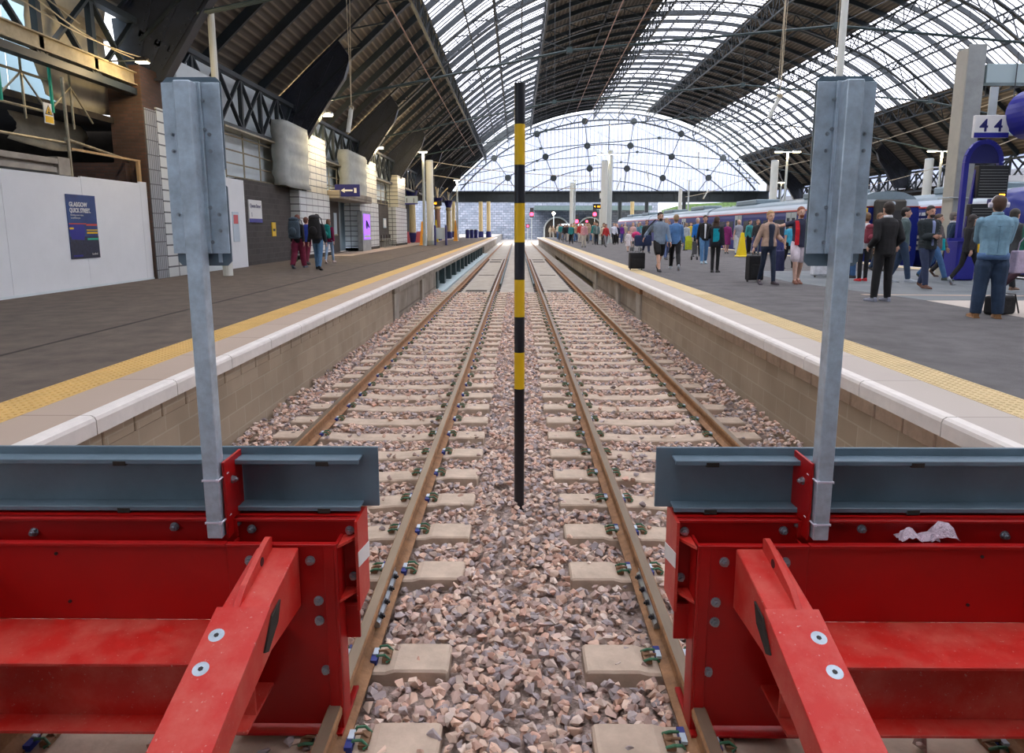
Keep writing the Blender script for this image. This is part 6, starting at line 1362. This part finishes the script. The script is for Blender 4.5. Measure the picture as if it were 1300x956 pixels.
# ---- mid distance people
mid = [(779, 311, 0, 'walk', (.66, .70, .80), BLK, 'person in a white shirt and black trousers walking towards the camera', {}),
       (757, 311, 5, 'stand', (.12, .19, .19), BLK, 'person in an open sage green jacket in the middle of the platform', dict(kind='jacket', inner=(.3, .32, .3))),
       (766, 311, -10, 'walk', BLK, BLK, 'tall person all in black beside the sage green jacket', {}),
       (797, 320, 10, 'step', (.75, .70, .72), (.75, .68, .70), 'small child in a white dress beside the pushchair', dict(legs='skirt', female=True, h=1.2)),
       (803, 316, -5, 'step', (.65, .40, .38), (.6, .42, .42), 'person in a long pink dress before the pushchair', dict(legs='skirt', female=True, style='long', hair=(.35, .2, .1))),
       (820, 322, 0, 'walk2', (.015, .022, .02), NVY, 'person in a dark shirt left of the grey-blue shirt', dict(fine=1)),
       (857, 318, 15, 'walk', BLK, BLK, 'person in a sleeveless black dress hurrying along the train', dict(legs='skirt', female=True, sleeve='short', style='long', hair=(.05, .03, .02), fine=1)),
       (848, 324, -5, 'step', (.05, .07, .07), BLK, 'person with dark hair and a grey-green coat behind the blue shirt', dict(female=True, style='long', kind='jacket', fine=1)),
       (845, 330, 0, 'walk', (.10, .28, .55), (.10, .14, .28), 'fair haired person in a pale blue shirt, a trolley beside them', dict(fine=1, hair=(.4, .3, .2))),
       (789, 309, 10, 'step', (.16, .02, .25), (.04, .06, .2), 'person in purple and blue before the train', dict(female=True, style='long')),
       (793, 308, -8, 'step2', (.42, .36, .27), (.3, .3, .3), 'person in a beige coat before the train', dict(kind='jacket')),
       (810, 313, 0, 'stand', (.10, .22, .30), (.1, .15, .3), 'person pushing the pushchair in teal and red', dict(female=True, style='long', hair=(.3, .12, .05), hr=(-.15, -.35, 1.0), hl=(.15, -.35, 1.0), fine=1)),
       (744, 306, 5, 'walk', (.02, .02, .022), (.5, .5, .5), 'person in a black top and pale grey trousers in the crowd front', {}),
       (737, 305, 0, 'step', (.07, .03, .05), (.07, .03, .06), 'person in a maroon coat carrying an amber bag', dict(kind='jacket')),
       (728, 304, -5, 'walk', (.65, .66, .68), BLK, 'person in a white jacket and dark trousers in the crowd front', dict(kind='jacket')),
       (713, 303, 0, 'walk2', (.70, .68, .62), JEAN, 'stout person in cream top and jeans leading the crowd', dict(bulk=1.3)),
       (752, 303, 0, 'step', (.66, .50, .52), (.05, .06, .12), 'person in a rose shirt behind the sage green jacket', {}),
       (950, 322, 30, 'stand', (.04, .28, .28), BLK, 'person in a teal coat behind the yellow cone', dict(kind='jacket', fine=1)),
       (960, 323, -10, 'stand', (.03, .03, .035), DKJ, 'person in dark clothes beside the open train door', dict(fine=1)),
       (1062, 349, -30, 'stand', (.30, .30, .32), (.03, .03, .04), 'person in grey behind the right post by the green bag', dict(fine=1)),
       (1112, 345, 30, 'step', (.45, .47, .5), DKJ, 'person in a pale top beyond the one in black', dict(fine=1, hair=(.2, .1, .05)))]
for (px, py, rz, po, tp, bt, lab, kw) in mid:
    kw = dict(kw); kw.setdefault('fine', 0); h = kw.pop('h', 1.7 if kw.get('female') else 1.78); k_ = kw.pop('kind', 'shirt'); random.seed(px)
    person(px, py, rz, h, lab, po, tp, bt, k_, skin=random.randrange(3), hair=kw.pop('hair', random.choice([(.03, .02, .015), (.1, .05, .03), (.2, .12, .06)])), **kw)
handbag(ony(739, 294, 92 * .86), (.55, .35, .05), 'amber bag carried by the person in the maroon coat', .3, .3)
suitcase(*onz(853, 329, P)[:2], 0, (.3, .32, .34), 'slim grey folded trolley beside the pale blue shirt', .30, .06, .95)
# pushchair
c = onz(807, 319, P); r = thing('pushchair', 'pushchair with a pink hood near the child in the white dress', 'pushchair', (c[0], c[1], P))
MB().ball((0, 0, .95), .27, 12, 8, (1, 1, .8)).build('hood', cl((.45, .02, .12)), r); MB().box(-.2, .2, -.25, .2, .42, .62).build('seat', cl(BLK), r, bevel=.05)
for sx in (-1, 1):
    MB().tube([(sx * .24, -.3, .12), (sx * .24, .1, .7), (sx * .22, .5, 1.05)], .014, 6).build('frame', 'mast_grey', r); MB().tube([(sx * .24, .3, .12), (sx * .24, -.05, .55)], .014, 6).build('frame', 'mast_grey', r)
    for yy in (-.3, .3): MB().tube([(sx * .25 - .02, yy, .12), (sx * .25 + .02, yy, .12)], .12, 12).build('wheel', 'black_plastic', r)
MB().tube([(-.22, .5, 1.05), (.22, .5, 1.05)], .016, 6).build('push_handle', 'black_plastic', r)
# pushchair / folded buggy held by the man in jeans
c = onz(884, 330, P); r = thing('folded_buggy', 'folded grey buggy beside the person in blue jeans', 'pushchair', (c[0] - .1, c[1], P))
for sx in (-1, 1):
    MB().tube([(sx * .12, 0, .08), (sx * .06, 0, .95)], .02, 6).build('frame', 'mast_grey', r); MB().tube([(sx * .12 - .02, -.02, .08), (sx * .12 + .02, -.02, .08)], .08, 10).build('wheel', 'black_plastic', r)
MB().box(-.10, .10, -.08, .08, .25, .8).build('seat_fabric', cl((.07, .07, .075)), r, bevel=.03)
# ---- far crowd, each with a combination of colours of its own
tops = [('black', BLK), ('white', WHT), ('grey', (.2, .21, .23)), ('navy', NVY), ('red', (.45, .03, .03)), ('tan', (.42, .30, .2)), ('sky blue', (.2, .38, .6)), ('olive', (.12, .13, .06)), ('pink', (.6, .3, .33)), ('brown', (.14, .07, .04)), ('teal', (.02, .2, .2)), ('mustard', (.5, .32, .05)), ('cream', (.62, .55, .42)), ('purple', (.14, .03, .2)), ('charcoal', (.05, .05, .055))]
bots = [('jeans', JEAN), ('black trousers', BLK), ('grey trousers', (.18, .18, .19)), ('pale trousers', (.5, .46, .4))]
comb = [(a, b) for a in tops for b in bots]; random.seed(23); random.shuffle(comb); comb.sort(key=lambda q: q[0][0] in ('mustard', 'teal', 'pink'))
used = [(o.location.x, o.location.y) for o in COL.objects if o.name.startswith(('catenary_mast', 'lamp_post')) and o.parent is None]
for k in range(60):
    for _ in range(60):
        y = (46 if k > 44 else 57) + 45 * random.random() ** .8; x = random.uniform(4.6, 9.5 if y < 75 else 10.5)
        if all(math.hypot(x - a, y - b) > 1.0 for a, b in used): break
    used.append((x, y)); (tn, tc_), (bn, bc) = comb[k]; sx_ = random.random() < .45
    person(0, 0, random.uniform(-20, 20), random.uniform(1.62, 1.86), f'person in a {tn} top and {bn} in the far platform crowd', random.choice(['walk', 'walk2', 'step', 'step2', 'stand']), tc_, bc, random.choice(['shirt', 'jacket']), hair=random.choice([(.03, .02, .015), (.1, .05, .03), (.25, .15, .07), (.4, .3, .2)]), style='long' if sx_ else 'short', female=sx_, skin=random.randrange(4), fine=0, xy=(x, y), group='crowd on the right platform')
# ================================================================== letters become plain meshes
dg_ = bpy.context.evaluated_depsgraph_get()
for o in [o for o in COL.objects if o.type == 'FONT']:
    me = bpy.data.meshes.new_from_object(o.evaluated_get(dg_)); n_ = bpy.data.objects.new(o.name, me); COL.objects.link(n_)
    n_.parent = o.parent; n_.location = o.location; n_.rotation_euler = o.rotation_euler; n_.scale = o.scale
    nm = o.name; bpy.data.objects.remove(o); n_.name = nm
